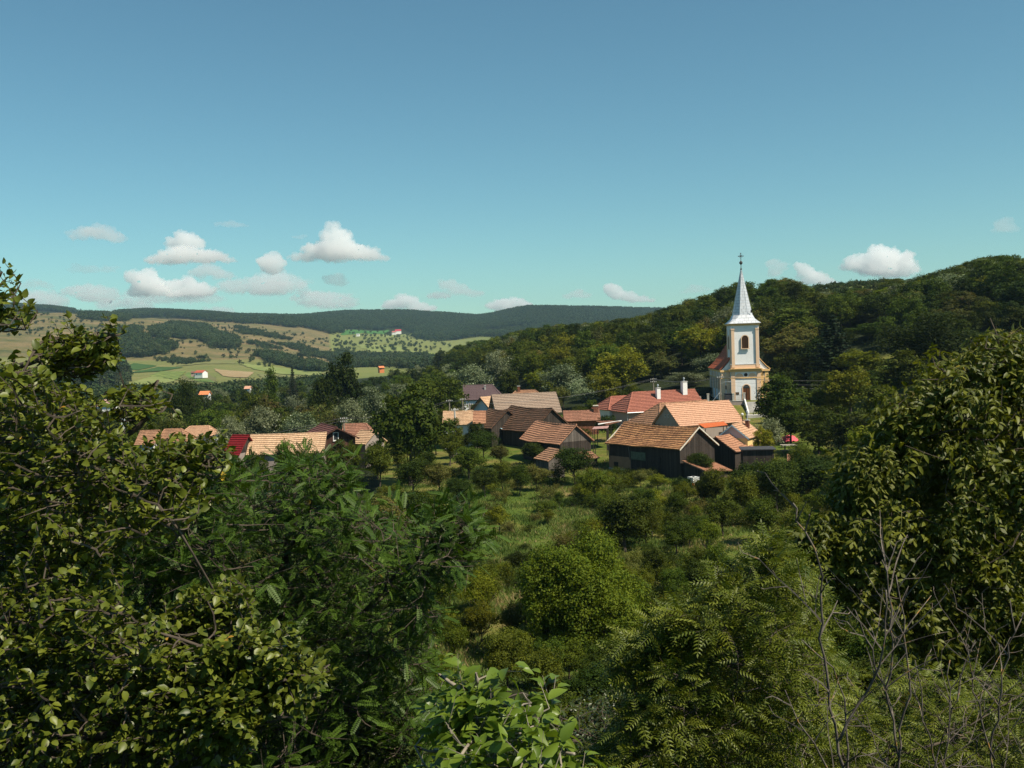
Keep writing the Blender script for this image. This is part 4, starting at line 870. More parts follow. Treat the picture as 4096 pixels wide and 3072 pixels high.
# nave roof with a swept foot, built as courses
rb = MB(); prof = [(0, 6.9), (1.2, 5.05), (2.4, 3.35), (3.5, 1.95), (4.5, .85), (5.35, .15)]
for s in (-1, 1):
    for (xa, za), (xb, zb) in zip(prof[:-1], prof[1:]):
        q = [(s*xa, NY-.15, EZ+za), (s*xa, NY+NL+.2, EZ+za), (s*xb, NY+NL+.2, EZ+zb), (s*xb, NY-.15, EZ+zb)]
        if s > 0: q = [q[1], q[0], q[3], q[2]]
        roof_plane(rb, *q, course=.3, lip=.035, thick=.08)
ridge_cap(rb, (0, NY, EZ+6.92), (0, NY+NL, EZ+6.92)); rb.build('roof', TM['church'], ch)
b = MB(); out = [(x*.93, EZ+z-.12) for x, z in prof]; pts = [(-x, z) for x, z in reversed(out)]+out[1:]; pts = [(-NW, EZ)]+pts[1:-1]+[(NW, EZ)]
b.prism(list(reversed(pts)), NY, NY+.3); b.prism(list(reversed(pts)), NY+NL-.3, NY+NL); b.build('gable', CW, ch)
b = MB()     # ochre verge along the swept gable
for s in (1,):
    for (xa, za), (xb, zb) in zip(prof[:-1], prof[1:]):
        v = [(s*xa, NY-.18, EZ+za-.02), (s*xb, NY-.18, EZ+zb-.02), (s*xb, NY-.18, EZ+zb-.22), (s*xa, NY-.18, EZ+za-.22)]
        b.poly(v if s < 0 else list(reversed(v)))
b.build('verge', OCH, ch)
def mould(b, z0, h, e, hw, y0, y1):           # a moulding round a box: front and two sides
    b.box((0, y0-e/2, z0+h/2), (hw*2+2*e, e, h)); b.box((-hw-e/2, (y0+y1)/2, z0+h/2), (e, y1-y0, h)); b.box((hw+e/2, (y0+y1)/2, z0+h/2), (e, y1-y0, h))
# cornices
b = MB(); mould(b, EZ-.05, .22, .42, TWd+.15, 0, NY); mould(b, EZ-.36, .31, .25, TWd+.15, 0, NY-.0); b.build('cornice', OCH, ch)
b = MB(); b.box((0, NY-.13, EZ-.17), (NW*2+.5, .25, .42)); b.box((-NW-.14, NY+NL/2, EZ-.2), (.27, NL+.1, .4)); b.box((NW+.14, NY+NL/2, EZ-.2), (.27, NL+.1, .4)); b.build('cornice', OCH, ch)
b = MB(); b.box((0, -.33, EZ+.25), (TWd*2+.7, .8, .08)); b.build('ledge', OCH, ch)
# frieze line
b = MB(); mould(b, 4.62, .22, .14, TWd+.15, 0, NY-.02); b.box((-NW+.0-.0, NY-.08, 4.73), (.01, .01, .01)); b.build('string_course', OCH, ch)
b = MB()
for x0, x1 in ((-NW-.12, -TWd-.31), (TWd+.31, NW+.12)): b.box(((x0+x1)/2, NY-.07, 4.73), (x1-x0, .14, .22))
b.box((-NW-.07, NY+NL/2, 4.73), (.14, NL, .22)); b.box((NW+.07, NY+NL/2, 4.73), (.14, NL, .22)); b.build('string_course', OCH, ch)
# pilasters below
for x, wd in ((-TWd+.28, .85), (TWd-.28, .85)):
    b = MB(); b.box((x, -.07, 2.25), (wd, .14, 4.7)); b.box((x, -.06, 5.42), (wd, .12, 1.12)); b.build('pilaster', PEA, ch)
for x in (-TWd-.62, -NW+.42, TWd+.62, NW-.42):
    b = MB(); b.box((x, NY-.06, 2.25), (.75, .12, 4.7)); b.box((x, NY-.05, 5.42), (.75, .10, 1.12)); b.build('pilaster', OCH if x > 0 else PEA, ch)
for y in (NY+.42, NY+5.0, NY+9.5, NY+14, NY+NL-.42):
    b = MB(); b.box((-NW-.06, y, 2.2), (.12, .75, 4.6)); b.box((-NW-.05, y, 5.42), (.10, .75, 1.12)); b.build('pilaster', PEA, ch)
    b = MB(); b.box((NW+.06, y, 2.2), (.12, .75, 4.6)); b.build('pilaster', PEA, ch)
# lunettes
for x, y, rr in ((-1.35, 0, .82), (1.35, 0, .82), (-NW+1.2, NY, .72)):
    b = MB(); n = 12
    for k in range(n):
        a0, a1 = pi*k/n, pi*(k+1)/n
        for r0, r1, yy in ((0, rr, -.035),):
            b.poly([(x, y+yy, 4.95), (x+rr*cos(a0), y+yy, 4.95+rr*sin(a0)*.95), (x+rr*cos(a1), y+yy, 4.95+rr*sin(a1)*.95)])
    b.build('lunette', PEA, ch)
b = MB()
for k in range(9):
    y = NY+1.3+k*1.9; q = arch(1.1, .95); b.prism([(p[0]+y, p[1]+4.9) for p in q], -.03+NW*0, .0, axis='y')
fz = b.build('arch_frieze', PEA, ch); fz.matrix_local = Matrix.Translation((-NW-.01, 0, 0))@Matrix.Rotation(-pi/2, 4, 'Z')@Matrix.Scale(-1, 4, (1, 0, 0))
# openings
def opening(name, x, z, w, h, frame_t, fm, pm, y=0.0, parent=None, turn=None, sill=False, round_=True):
    b = MB(); ring(b, w, h, frame_t, -.10, 0.02); f = b.build(name, fm, parent or ch)
    M = Matrix.Translation((x, y, z)); M = M@Matrix.Rotation(turn, 4, 'Z') if turn else M; f.matrix_local = M
    g = MB(); g.prism(arch(w, h), -.03, .02); g.build('pane' if 'door' not in name else 'leaf', pm, f)
    if sill: s = MB(); s.box((0, -.12, -.08), (w+.5, .26, .14)); s.build('sill', fm, f)
    return f
DOORW = woodmat('door_wood', (.20, .075, .028), wid=.25); LOUV = woodmat('louvre', (.06, .03, .015), wid=.5)
dr = opening('door', .05, 0.0, 1.45, 3.25, .17, PEA, DOORW)
k = MB(); k.prism([(p[0], p[1]) for p in arch(1.45, 3.25)][2:], -.06, -.028); k.build('fanlight', GLASS, dr); k = MB(); k.box((0, -.06, 1.25), (.06, .05, 2.5)); k.box((.12, -.09, 1.3), (.05, .06, .2)); k.build('handle', DARK, dr)
opening('belfry_window', .0, EZ+4.55, 1.35, 2.7, .16, PEA, LOUV, sill=True, parent=ch)
opening('belfry_window', -TWd, EZ+4.55, 1.2, 2.7, .14, PEA, LOUV, y=TD/2, turn=-pi/2, sill=True)
b = MB(); n = 14
for i in range(n):
    a0, a1 = 2*pi*i/n, 2*pi*(i+1)/n; b.poly([(0, -.045, 5.35), (.38*cos(a0), -.045, 5.35+.38*sin(a0)), (.38*cos(a1), -.045, 5.35+.38*sin(a1))])
b.build('round_window', DARK, ch)
for y in (NY+2.4, NY+4.4, NY+7.2, NY+11.6, NY+16):
    opening('nave_window', -NW, 2.2, 1.1, 2.4, .1, PEA, LOUV, y=y, turn=-pi/2)
b = MB(); b.box((-NW+.95, NY-.03, 2.75), (.55, .08, .85)); b.build('side_window', DARK, ch)
b = MB(); b.box((-1.85, -.05, 1.5), (.75, .08, .45)); b.build('notice_board', simple('notice_wood', (.08, .05, .03)), ch)
b = MB(); b.box((TWd+1.0, NY-.22, 5.75), (.45, .25, .28)); b.build('floodlight', DARK, ch)
# belfry trims
for x in (-TWd+.42, TWd-.42):
    b = MB(); b.box((x, -.0, EZ+4.55), (.62, .2, 8.0)); b.box((x, -.04, EZ+8.65), (.8, .26, .22)); b.box((x, -.03, EZ+8.45), (.72, .24, .1)); b.build('belfry_pilaster', PEA, ch)
b = MB(); b.box((-TWd-.03, .55, EZ+4.55), (.16, .62, 8)); b.box((-TWd-.03, TD-.6, EZ+4.55), (.16, .62, 8)); b.build('belfry_pilaster', PEA, ch)
b = MB(); mould(b, EZ+.3, .85, .10, TWd, .1, TD-.4); b.build('belfry_plinth', PEA, ch); b = MB(); mould(b, EZ+1.15, .1, .16, TWd, .1, TD-.4); b.build('belfry_plinth', CW, ch)
b = MB(); mould(b, TZ-.42, .22, .14, TWd, .1, TD-.1); mould(b, TZ-.2, .22, .3, TWd, .1, TD-.1); b.box((0, TD-.0, TZ-.2), (TWd*2+.4, .3, .4)); b.build('belfry_cornice', OCH, ch)
# spire: square flared foot turning to eight sides
def spire():
    m, nt, bs, o = mat('spire_zinc'); ob = coord(nt); bk = nt.nodes.new('ShaderNodeTexBrick'); bk.inputs['Color1'].default_value = (.60, .62, .65, 1); bk.inputs['Color2'].default_value = (.50, .53, .57, 1); bk.inputs['Mortar'].default_value = (.20, .21, .24, 1)
    bk.inputs['Scale'].default_value = 1; bk.inputs['Brick Width'].default_value = .9; bk.inputs['Row Height'].default_value = .62; bk.inputs['Mortar Size'].default_value = .03; nt.links.new(coord(nt, 'UV'), bk.inputs['Vector'])
    c = mixc(nt, ramp(nt, noise(nt, 1.2, 6, ob, .7), [(.45, 0.0), (.7, .45)]), bk.outputs[0], (.33, .33, .35)); nt.links.new(c, bs.inputs['Base Color'])
    bs.inputs['Metallic'].default_value = .25; bs.inputs['Roughness'].default_value = .5; bump(nt, bk.outputs[1], bs, .5, -.03)
    b = MB(); cy = TD/2+.05
    def ringp(hw, z, k):      # k: corner cut, 0 square .. 1 regular octagon
        c = hw*(1-k*.586); return [(-c, -hw), (c, -hw), (hw, -c), (hw, c), (c, hw), (-c, hw), (-hw, c), (-hw, -c)], z
    R_ = [ringp(TWd+.42, TZ+.02, .02), ringp(TWd+.05, TZ+.32, .12), ringp(TWd-.55, TZ+.95, .5), ringp(TWd-.95, TZ+1.9, 1)]
    hw1, z1 = TWd-.95, TZ+1.9; zt = TZ+11.6
    for i in range(1, 17): t = i/16; R_.append(ringp(hw1*(1-t)+.07*t, z1+(zt-z1)*t, 1))
    for (p0, za), (p1, zb) in zip(R_[:-1], R_[1:]):
        for i in range(8):
            j = (i+1) % 8; A, B_, C, D = (p0[i][0], p0[i][1]+cy, za), (p0[j][0], p0[j][1]+cy, za), (p1[j][0], p1[j][1]+cy, zb), (p1[i][0], p1[i][1]+cy, zb)
            wa = (Vector(A)-Vector(B_)).length; wc = (Vector(C)-Vector(D)).length; b.poly([A, B_, C, D], [(i*7-wa/2, za), (i*7+wa/2, za), (i*7+wc/2, zb), (i*7-wc/2, zb)])
    b.poly([(p[0], p[1]+cy, R_[0][1]) for p in reversed(R_[0][0])])
    s = b.build('spire', m, ch)
    r = MB()       # standing seams on the edges
    for i in range(8): r.tube([(q[0][i][0]*1.004, q[0][i][1]*1.004+cy, q[1]) for q in R_[3:]], .035, 4)
    r.build('seam', METAL, s)
    k = MB(); k.lathe([(.09, zt-.2), (.06, zt+.9), (.12, zt+.95), (.36, zt+1.25), (.36, zt+1.42), (.12, zt+1.75), (.05, zt+1.85), (.04, zt+3.3)], (0, cy), 10); k.lathe([(.09, zt-.2), (.2, zt-.05), (.18, zt+.1), (.07, zt+.2)], (0, cy), 10); fin = k.build('finial', simple('dark_bronze', (.05, .05, .045), .5, .4), s)
    c = MB(); z = zt+2.75; c.box((0, cy, z), (.12, .12, 1.35)); c.box((0, cy, z), (.95, .1, .12))
    for sx, sz in ((-.47, 0), (.47, 0), (0, .6)): c.box((sx, cy, z+sz), (.2, .11, .2), 0)
    c.tube([(-.3, cy, z-.3), (.3, cy, z+.3)], .035, 5); c.tube([(-.3, cy, z+.3), (.3, cy, z-.3)], .035, 5); c.build('cross', fin.data.materials[0], s)
    h = MB(); h.box((TWd*.55, cy-TWd+.95+.12, TZ+2.5), (.3, .2, .6)); h.build('hatch', DARK, s)
spire()
PROTECT.append((688, 225, 786, 400, 205)); PROTECT.append((732, 396, 760, 424, 195))
# stairs and terrace wall with fence
sx, sy = .55, -3.3
st = empty('stairs', (CHX+sx*cos(CHR)-sy*sin(CHR), CHY+sx*sin(CHR)+sy*cos(CHR), CHZ), CHR, 'stone steps climbing to the church door', 'stairs')
b = MB(); n = 15; tr, ri = .30, .175
for i in range(n): b.box((0, -i*tr-.15-.0, -ri*(i+1)-1.0+.0), (2.5, tr-.006, 2.0))
b.build('step', CONC, st)
for s in (-1, 1):
    b = MB(); b.prism([(0, -.55), (0, .55), (-n*tr, .55-n*ri), (-n*tr, -1.5-n*ri)], s*1.42-.13, s*1.42+.13, axis='y'); q = b.build('side_wall', WHITE, st)
    q.matrix_local = Matrix.Rotation(pi/2, 4, 'Z')
def local(x, y): return (CHX+x*cos(CHR)-y*sin(CHR), CHY+x*sin(CHR)+y*cos(CHR))
wl = empty('retaining_wall', (*local(0, -3.2), CHZ), CHR, 'grey retaining wall carrying the church terrace', 'wall')
b = MB(); b.box((-6.2, 0, -1.6), (10.6, .3, 3.3)); b.box((5.6, 0, -1.6), (7.2, .3, 3.3)); b.build('wall', PG, wl)
b = MB(); b.box((-6.2, -.02, .09), (10.7, .4, .1)); b.box((5.6, -.02, .09), (7.3, .4, .1)); b.build('coping', CONC, wl)
for i, x in enumerate((-11.2, -8.4, -5.9, -3.2, -.95, 2.05, 5.0, 8.6)):
    q = empty('fence_post', (*local(x, -3.2), CHZ+.13), CHR, ['pale fence post at the far left end of the church terrace', 'second fence post from the left on the church terrace', 'third fence post from the left on the church terrace', 'fence post left of the church steps fence panel', 'fence post at the left of the church steps', 'fence post at the right of the church steps', 'fence post right of the steps behind the round tree', 'last fence post on the right of the church terrace'][i], 'fence post', 'fence posts of the church terrace')
    b = MB(); b.box((0, 0, .75), (.42, .42, 1.5)); b.build('shaft', CONC, q); b = MB(); b.box((0, 0, 1.56), (.56, .56, .12)); b.build('cap', PALE, q)
for i, (x0, x1) in enumerate(((-3.0, -1.2), (2.3, 4.8), (5.2, 8.4), (-5.7, -3.4))):
    q = empty('iron_fence', (*local((x0+x1)/2, -3.2), CHZ+.13), CHR, ['iron fence panel left of the church steps', 'iron fence panel right of the church steps', 'iron fence panel behind the round tree by the church', 'iron fence panel further left on the church terrace'][i], 'fence', 'iron fence panels of the church terrace')
    b = MB(); w_ = x1-x0; b.box((0, 0, 1.2), (w_, .05, .05)); b.box((0, 0, .15), (w_, .05, .05)); k = int(w_/.16)
    for j in range(k+1): b.box((-w_/2+w_*j/k, 0, .68), (.03, .03, 1.02+.08*(j % 2)))
    b.build('bars', simple('fence_iron', (.10, .09, .08), .5), q)
b = MB(); x, y = local(-3.9, -1.2); b.box((x, y, CHZ+.75), (1.5, 1.1, 1.5)); b.box((x, y, CHZ+1.55), (1.7, 1.3, .1)); tag(b.build('metal_box', simple('dark_box', (.02, .025, .04), .5)), 'dark metal utility box standing against the church front', 'box')
b = MB(); x, y = local(-8.3, 2.2); b.box((x-3.5, y-4, CHZ+.6), (3.6, .6, 1.2)); tag(b.build('stone_wall', simple('rubble_stone', (.3, .27, .22), .95, var=.5, scale=5)), 'low rubble stone wall left of the church', 'wall')
# thuja beside the steps
# ---------------------------------------------------------------- power poles and wires
def pole(px, pyt, pyb, Y, label, name='power_pole', cat='pole', arms=1, lamp=False, th=.13, rot=0.0, m=None):
    t = at(px, pyt, Y); z = min(gz(t.x, t.y), t.z-3) if pyb is None else at(px, pyb, Y).z; g = gz(t.x, t.y); z = min(z, g)-.1 if pyb is None else min(z, g)
    r = empty(name, (t.x, t.y, z), rot, label, cat); h = t.z-z; b = MB(); b.tube([(0, 0, 0), (0, 0, h)], [th*1.25, th*.8], 8); b.build('mast', m or PALEBARK, r)
    for i in range(arms):
        a = MB(); a.box((0, -.12, h-.35-i*.55), (1.3, .09, .09)); cr = a.build('crossarm', m or WD, r); k = MB()
        for x in (-.55, -.2, .2, .55): k.lathe([(0, h-.3-i*.55), (.05, h-.3-i*.55), (.055, h-.12-i*.55), (0, h-.1-i*.55)], (x, -.12), 6)
        k.build('insulator', WHITE, cr)
    if lamp:
        a = MB(); a.tube([(0, 0, h-1.6), (.7, -.2, h-1.2), (1.5, -.4, h-1.1)], .04, 6); l = a.build('lamp_arm', METAL, r); k = MB(); k.box((1.75, -.46, h-1.12), (.6, .2, .12)); k.build('lamp_head', METAL, l)
    return t
q1 = pole(720, 376, 402, 193, 'wooden power pole with a street lamp in front of the church nave', arms=1, lamp=True, th=.16)
q2 = pole(653.2, 378, 391, 215, 'wooden power pole behind the red hipped roof', arms=2, th=.14)
q3 = pole(449.2, 399.5, None, 200, 'leaning pole at the left of the village wires', th=.14)
q4 = pole(448.9+13.5, 398, None, 192, 'tall pole above the pale cream roof', th=.14, rot=.6)
q5 = pole(454.5, 408, None, 172, 'concrete pole standing in front of the pale cream roof', th=.17, m=CONC, rot=.3)
q6 = pole(469.5, 403, None, 190, 'pole between the cream roof and the beige one', th=.13)
q7 = pole(343.7, 417, None, 180, 'pole behind the chalet carrying wires to the left', th=.13, arms=2)
q8 = pole(745.5, 372, 396, 255, 'distant pole beside the church', th=.1) if False else None
def wire(a, c, label, sagv=.5, n=10, r=.015, off=((-.5, 0), (.5, 0))):
    b = MB()
    for ox, oz in off:
        pts = []
        for i in range(n+1):
            u = i/n; p = a.lerp(c, u); pts.append(Vector((p.x+ox, p.y, p.z-.2+oz-4*sagv*u*(1-u))))
        b.tube(pts, r, 4)
    o = b.build('overhead_wire', simple('wire_grey', (.12, .12, .12), .5) if 'wire_grey' not in bpy.data.materials else bpy.data.materials['wire_grey']); tag(o, label, 'wire')
F4 = ((-.55, 0), (-.2, 0), (.2, 0), (.55, 0))
wire(q1, q2, 'bundle of overhead wires from the church pole to the pole behind the red roof', .8, off=F4+((0, -.7),))
wire(q1, Vector((q1.x+42, q1.y+4, q1.z-1)), 'overhead wires crossing the church front towards the right', 1.0, off=F4+((0, -.8), (0, -1.5)))
wire(q7, Vector((q7.x-38, q7.y-14, q7.z-4.5)), 'overhead wires running left from the pole behind the chalet', .8, off=((-.5, 0), (.5, -.3)), r=.02)
wire(q7, q3, 'overhead wires between the chalet pole and the village poles', 1.0)
wire(q3, q4, 'short wires between the two leaning poles', .3, off=F4); wire(q4, q6, 'wires above the cream roof', .3, off=F4); wire(q5, q6, 'wires from the concrete pole to the next pole', .35, off=F4); wire(q6, q2, 'long overhead wires over the grey roofed house', 1.2)
b = MB(); b.tube([q1+Vector((0, -.1, -3.0)), q1+Vector((-1.6, -1.0, -4.6)), q1+Vector((-3.3, -2.4, -5.6))], .03, 5); tag(b.build('guy_cable', METAL), 'white cable slanting down from the church pole', 'cable')
# street lamp by the small house
p = at(742.3, 415.5, 165); g = gz(p.x, p.y); r = empty('lamp_post', (p.x, p.y, g), 0, 'dark lamp post with a white head below the church steps', 'lamp post'); b = MB(); b.tube([(0, 0, 0), (0, 0, p.z-g)], .07, 6); b.build('mast', DARK, r); b = MB(); b.lathe([(0, p.z-g), (.2, p.z-g+.05), (.22, p.z-g+.3), (0, p.z-g+.45)], k=8); b.build('lamp_head', WHITE, r)
# paved spot under the steps
x, y = local(.5, -9.6); b = MB(); z = max(gz(x+i, y+j) for i in (-2, 0, 2) for j in (-1, 1)); b.box((x, y, z-.42), (4, 2.4, .9), CHR); tag(b.build('pavement', CONC), 'pale pavement at the foot of the church steps', 'pavement', kind='structure')
# white tank in a cage
p = at(693.5, 482.0, 134); g = gz(p.x, p.y); r = empty('water_tank', (p.x, p.y, g), R(35), 'white plastic tank in a steel cage on the grass below the big barn', 'tank')
b = MB(); b.box((0, 0, .68), (1.12, .98, 1.0)); t = b.mesh('tank_body', simple('tank_plastic', (.80, .80, .76), .45, var=.05)); link('tank_body', t, r)
b = MB()
for z in (.25, .5, .75, 1.0, 1.2): b.box((0, -.52, z), (1.22, .03, .03)); b.box((0, .52, z), (1.22, .03, .03)); b.box((-.6, 0, z), (.03, 1.05, .03)); b.box((.6, 0, z), (.03, 1.05, .03))
for i in range(6): u = -.6+i*.24; b.box((u, -.54, .72), (.03, .03, 1.0)); b.box((u, .54, .72), (.03, .03, 1.0)); b.box((-.62, u*.86, .72), (.03, .03, 1.0)); b.box((.62, u*.86, .72), (.03, .03, 1.0))
b.build('cage', METAL, r); b = MB(); b.box((0, 0, .08), (1.2, 1.05, .14)); b.build('pallet', WD, r)
b = MB(); b.lathe([(0, 1.18), (.16, 1.18), (.16, 1.26), (0, 1.27)], k=12); b.build('lid', DARK, r)
b = MB(); b.box((-.2, -.62, .35), (.3, .16, .38)); tag(b.build('canister', simple('red_plastic', (.6, .01, .012), .4), None), 'red canister standing against the white tank', 'canister'); bpy.data.objects['canister'].location = (p.x, p.y-.1, g-.1)
# garden: pink cloth, pale slabs
c0 = hit(788.5, 441.5)
if c0:
    r = empty('pink_tent', (c0[0], c0[1], c0[2]), .2, 'bright pink play tent sagging under a garden tree', 'tent'); b = MB(); n = 10; PK = simple('pink_fabric', (.72, .10, .13), .7, var=.15)
    for i in range(n):
        for j in range(6):
            f = lambda i, j: ((i/n-.5)*3.2, (j/6-.5)*2.2, .15+.95*sin(pi*i/n)**.6*sin(pi*j/6)**.6+.12*sin(i*2.3+j))
            b.poly([f(i, j), f(i+1, j), f(i+1, j+1), f(i, j+1)])
    b.build('canvas', PK, r, smooth=True); b = MB(); b.tube([(-1.5, 0, 0), (-.9, 0, .8), (0, 0, 1.15), (.9, 0, .8), (1.5, 0, 0)], .03, 5); b.build('hoop', WHITE, r)
for i, (px, py, lab) in enumerate(((787.5, 447.2, 'pale plank bench top at the back of the garden lawn'), (790.5, 450.2, 'pale plank table in the middle of the garden lawn'), (789, 452.6, 'low pale plank bench at the front of the garden lawn'))):
    c0 = hit(px, py)
    if c0:
        r = empty('garden_table' if i == 1 else 'garden_bench', c0, R(-4), lab, 'table' if i == 1 else 'bench', None if i == 1 else 'benches on the garden lawn'); hh = .75 if i == 1 else .45
        b = MB()
        for k in range(3 if i == 1 else 2): b.box((0, (k-1)*.27, hh), (2.4, .24, .05))
        b.build('top' if i == 1 else 'seat', PALE, r)
        for s in (-.9, .9): b = MB(); b.box((s, -.13, hh/2-.03), (.12, .5, hh-.05)); b.build('leg', WD, r)
# board fence right of the small house
for i, (pxa, pxb, py, Y, lab) in enumerate(((748, 771, 444, 146, 'dark board fence behind the dark flat shed'), (700, 716, 434, 158, 'grey board fence under the orange canopy'))):
    a, c = at(pxa, py, Y), at(pxb, py, Y+1.5); r = empty('board_fence', (a.x, a.y, gz(a.x, a.y)-.1), math.atan2(c.y-a.y, c.x-a.x), lab, 'fence'); L = math.hypot(c.x-a.x, c.y-a.y); b = MB()
    b.box((L/2, 0, .85), (L, .05, 1.5)); b.build('boards', WDD, r); k = MB()
    for u in (0, L/2, L): k.box((u, .06, .9), (.12, .08, 1.8))
    k.build('post', WDD, r)
# ---------------------------------------------------------------- scattered trees continued (needs HOUSES)
def cover():
    rng = rg(5)
    # orchard and gardens round the village
    ZT = 'leafy tree of the thicket %s'
    zones = [  # (a0,a1,Y0,Y1,count,keys,hrange,name,cat,label,group,gap)
     (430, 640, 150, 235, 46, ['fruit1', 'fruit0', 'fruit5', 'broad2'], (3.0, 5.5), 'garden_tree', 'tree', 'leafy garden tree standing between the village roofs', 'trees between the village roofs', .7),
     (430, 660, 50, 78, 30, ['fruit0', 'fruit4', 'fruit2', 'fruit3'], (2.2, 4.2), 'fruit_tree', 'fruit tree', 'low bushy tree on the nearer slope around the central walnut', 'low trees around the central walnut', .8),
     (640, 870, 66, 138, 80, ['fruit0', 'fruit1', 'fruit3', 'fruit2', 'fruit4', 'fruit0'], (3.2, 6.2), 'fruit_tree', 'fruit tree', 'bushy tree on the overgrown slope below the big barn and the sheds', 'overgrown trees below the big barn', .72),
     (380, 480, 95, 150, 26, ['fruit0', 'fruit1', 'fruit5'], (4, 6.5), 'fruit_tree', 'fruit tree', 'dense tree of the thicket left of the orchard', 'thicket left of the orchard', .7),
     (100, 420, 110, 200, 60, ['broad2', 'broad0', 'broad1', 'broad3', 'fruit0'], (4, 7.0), 'garden_tree', 'tree', 'green tree among the roofs on the left, behind the locust crown', 'trees among the left roofs', .75),
     (60, 470, 205, 330, 120, ['broad0', 'broad2', 'broad3', 'broad5', 'broad2', 'broad1', 'silver0'], (6, 10), 'broadleaf_tree', 'tree', 'bushy tree in the belt of trees behind the left roofs', 'tree belt behind the left roofs', .68),
     (60, 470, 330, 560, 130, ['broad0', 'broad3', 'broad2', 'silver1', 'broad0', 'poplar'], (7, 11), 'valley_tree', 'tree', 'tree on the wooded valley floor beyond the village', 'trees on the valley floor', .75),
     (770, 1085, 120, 235, 62, ['broad0', 'broad2', 'broad7', 'broad1'], (4.5, 7.5), 'garden_tree', 'tree', 'dark leafy tree on the slope right of the church garden', 'trees right of the church garden', .68),
    ]
    zones += [(-80, 440, 22, 62, 60, ['fruit0', 'fruit1', 'fruit4'], (3.0, 5.0), 'thicket_tree', 'tree', 'shaded tree of the thicket behind the pear and the locust', 'thicket behind the pear and locust', .6),
      (650, 1080, 22, 62, 60, ['fruit0', 'fruit1', 'fruit4'], (3.0, 5.0), 'thicket_tree', 'tree', 'shaded tree of the thicket behind the ash and the bare shrubs', 'thicket behind the ash', .6), (-80, 430, 62, 110, 40, ['fruit0', 'fruit1', 'fruit5'], (3.0, 5.5), 'thicket_tree', 'tree', 'tree on the slope hidden behind the locust crown', 'trees behind the locust crown', .65)]
    for a0, a1, Y0, Y1, cnt, keys, hr, nm, cat, lab, grp, gap in zones:
        got = 0
        for _ in range(cnt*14):
            if got >= cnt: break
            a = rng.uniform(a0, a1); Y = math.sqrt(rng.uniform(Y0**2, Y1**2)); x = (a-512)/1000*Y; h = rng.uniform(*hr)
            k = keys[int(rng.integers(len(keys)))]; wd = h*rng.uniform(.75, 1.05)*(.35 if k == 'poplar' else 1)
            z = gz(x, Y); px, py = proj(np.array([x]), np.array([Y]), np.array([z])); px, py = float(px[0]), float(py[0])
            if any(pip(px, py, q) for q in KEEPOUT): continue
            if not free(x, Y, wd/2, gap): continue
            if hides(x, Y, z+h, wd/2): continue
            plant(k, x, Y, z-.1, h, wd, lab, cat, nm, grp); got += 1
    got = 0
    for _ in range(6000):          # bushes of the orchard slope
        if got >= 280: break
        a = rng.uniform(420, 850); Y = math.sqrt(rng.uniform(62**2, 150**2)); x = (a-512)/1000*Y; h = rng.uniform(.5, 2.2)*rng.uniform(.7, 1); wd = h*rng.uniform(1, 1.9)
        px, py = proj(np.array([x]), np.array([Y]), np.array([gz(x, Y)])); inc = pip(float(px[0]), float(py[0]), KEEPOUT[0])
        if (inc and rng.random() < .6) or pip(float(px[0]), float(py[0]), KEEPOUT[1]) or not free(x, Y, wd/2, .38) or hides(x, Y, gz(x, Y)+h, wd/2): continue
        side = 'left' if px[0] < 560 else 'right'
        plant('bush%d' % rng.integers(4), x, Y, gz(x, Y)-.05, h, wd, 'low bush in the rough grass %s of the middle of the orchard' % side, 'bush', 'bush', 'bushes in the %s half of the orchard' % side); got += 1
    # the wooded hill on the right: single trees
    got = 0; keys = ['broad0', 'broad1', 'broad7', 'broad2', 'broad6', 'broad5', 'broad0', 'broad3', 'broad7', 'silver0', 'broad4']
    cand = []
    for _ in range(30000):
        a = rng.uniform(440, 1060); Y = math.sqrt(rng.uniform(215**2, 900**2)); cand.append((Y, a))
    cand.sort()
    rest = []
    grid = {}
    for Y, a in cand:
        x = (a-512)/1000*Y
        crest = np.interp(a, [440, 480, 532, 592, 650, 700, 740, 782, 840, 890, 943, 989, 1060], [900, 850, 700, 600, 500, 420, 380, 380, 400, 400, 420, 420, 430])
        lo = np.interp(a, [440, 480, 530, 620, 720, 800, 1060], [560, 420, 290, 262, 262, 214, 205])
        if Y > crest+25 or Y < lo: continue
        if 800 < a < 893 and Y > 352: continue
        if 410 < a < 455 and 540 < Y < 700: continue
        z = gz(x, Y); h = rng.uniform(7.5, 13) if a < 800 else rng.uniform(8, 14)
        h = h*np.interp(Y, [230, 300], [.8, 1])
        sk = np.interp(a, [440, 455, 490, 532, 560, 602, 650, 680, 695, 712, 738, 760, 782, 800, 811, 840, 888, 896, 916, 930, 943, 960, 989, 1022], [346, 344, 339, 327, 324, 321, 314, 302, 298, 291, 281, 286, 273, 281, 291, 288, 287, 277, 280, 274, 269, 264, 254, 257])
        top = zpy(a, Y, sk+abs(rng.normal())*3.5+(1 if a > 640 else 0))-z
        if top < 3.2: continue
        h = min(h, top); wd = rng.uniform(8.5, 14.5)*(1 if Y < 500 else .85); r = wd/2
        c = (int(x//12), int(Y//12)); ok = True
        for i in (-1, 0, 1):
            for j in (-1, 0, 1):
                for (q, w_, rr) in grid.get((c[0]+i, c[1]+j), []):
                    if (q-x)**2+(w_-Y)**2 < ((r+rr)*.74)**2: ok = False
        if not ok or (Y < 320 and not free(x, Y, r, .42)): continue
        if Y < 300 and hides(x, Y, z+h, wd/2): continue
        grid.setdefault(c, []).append((x, Y, r)); k = keys[int(rng.integers(len(keys)))]
        rest.append((x, Y, z, h, wd, k, a))
    rest.sort(key=lambda q: q[1]/q[3])
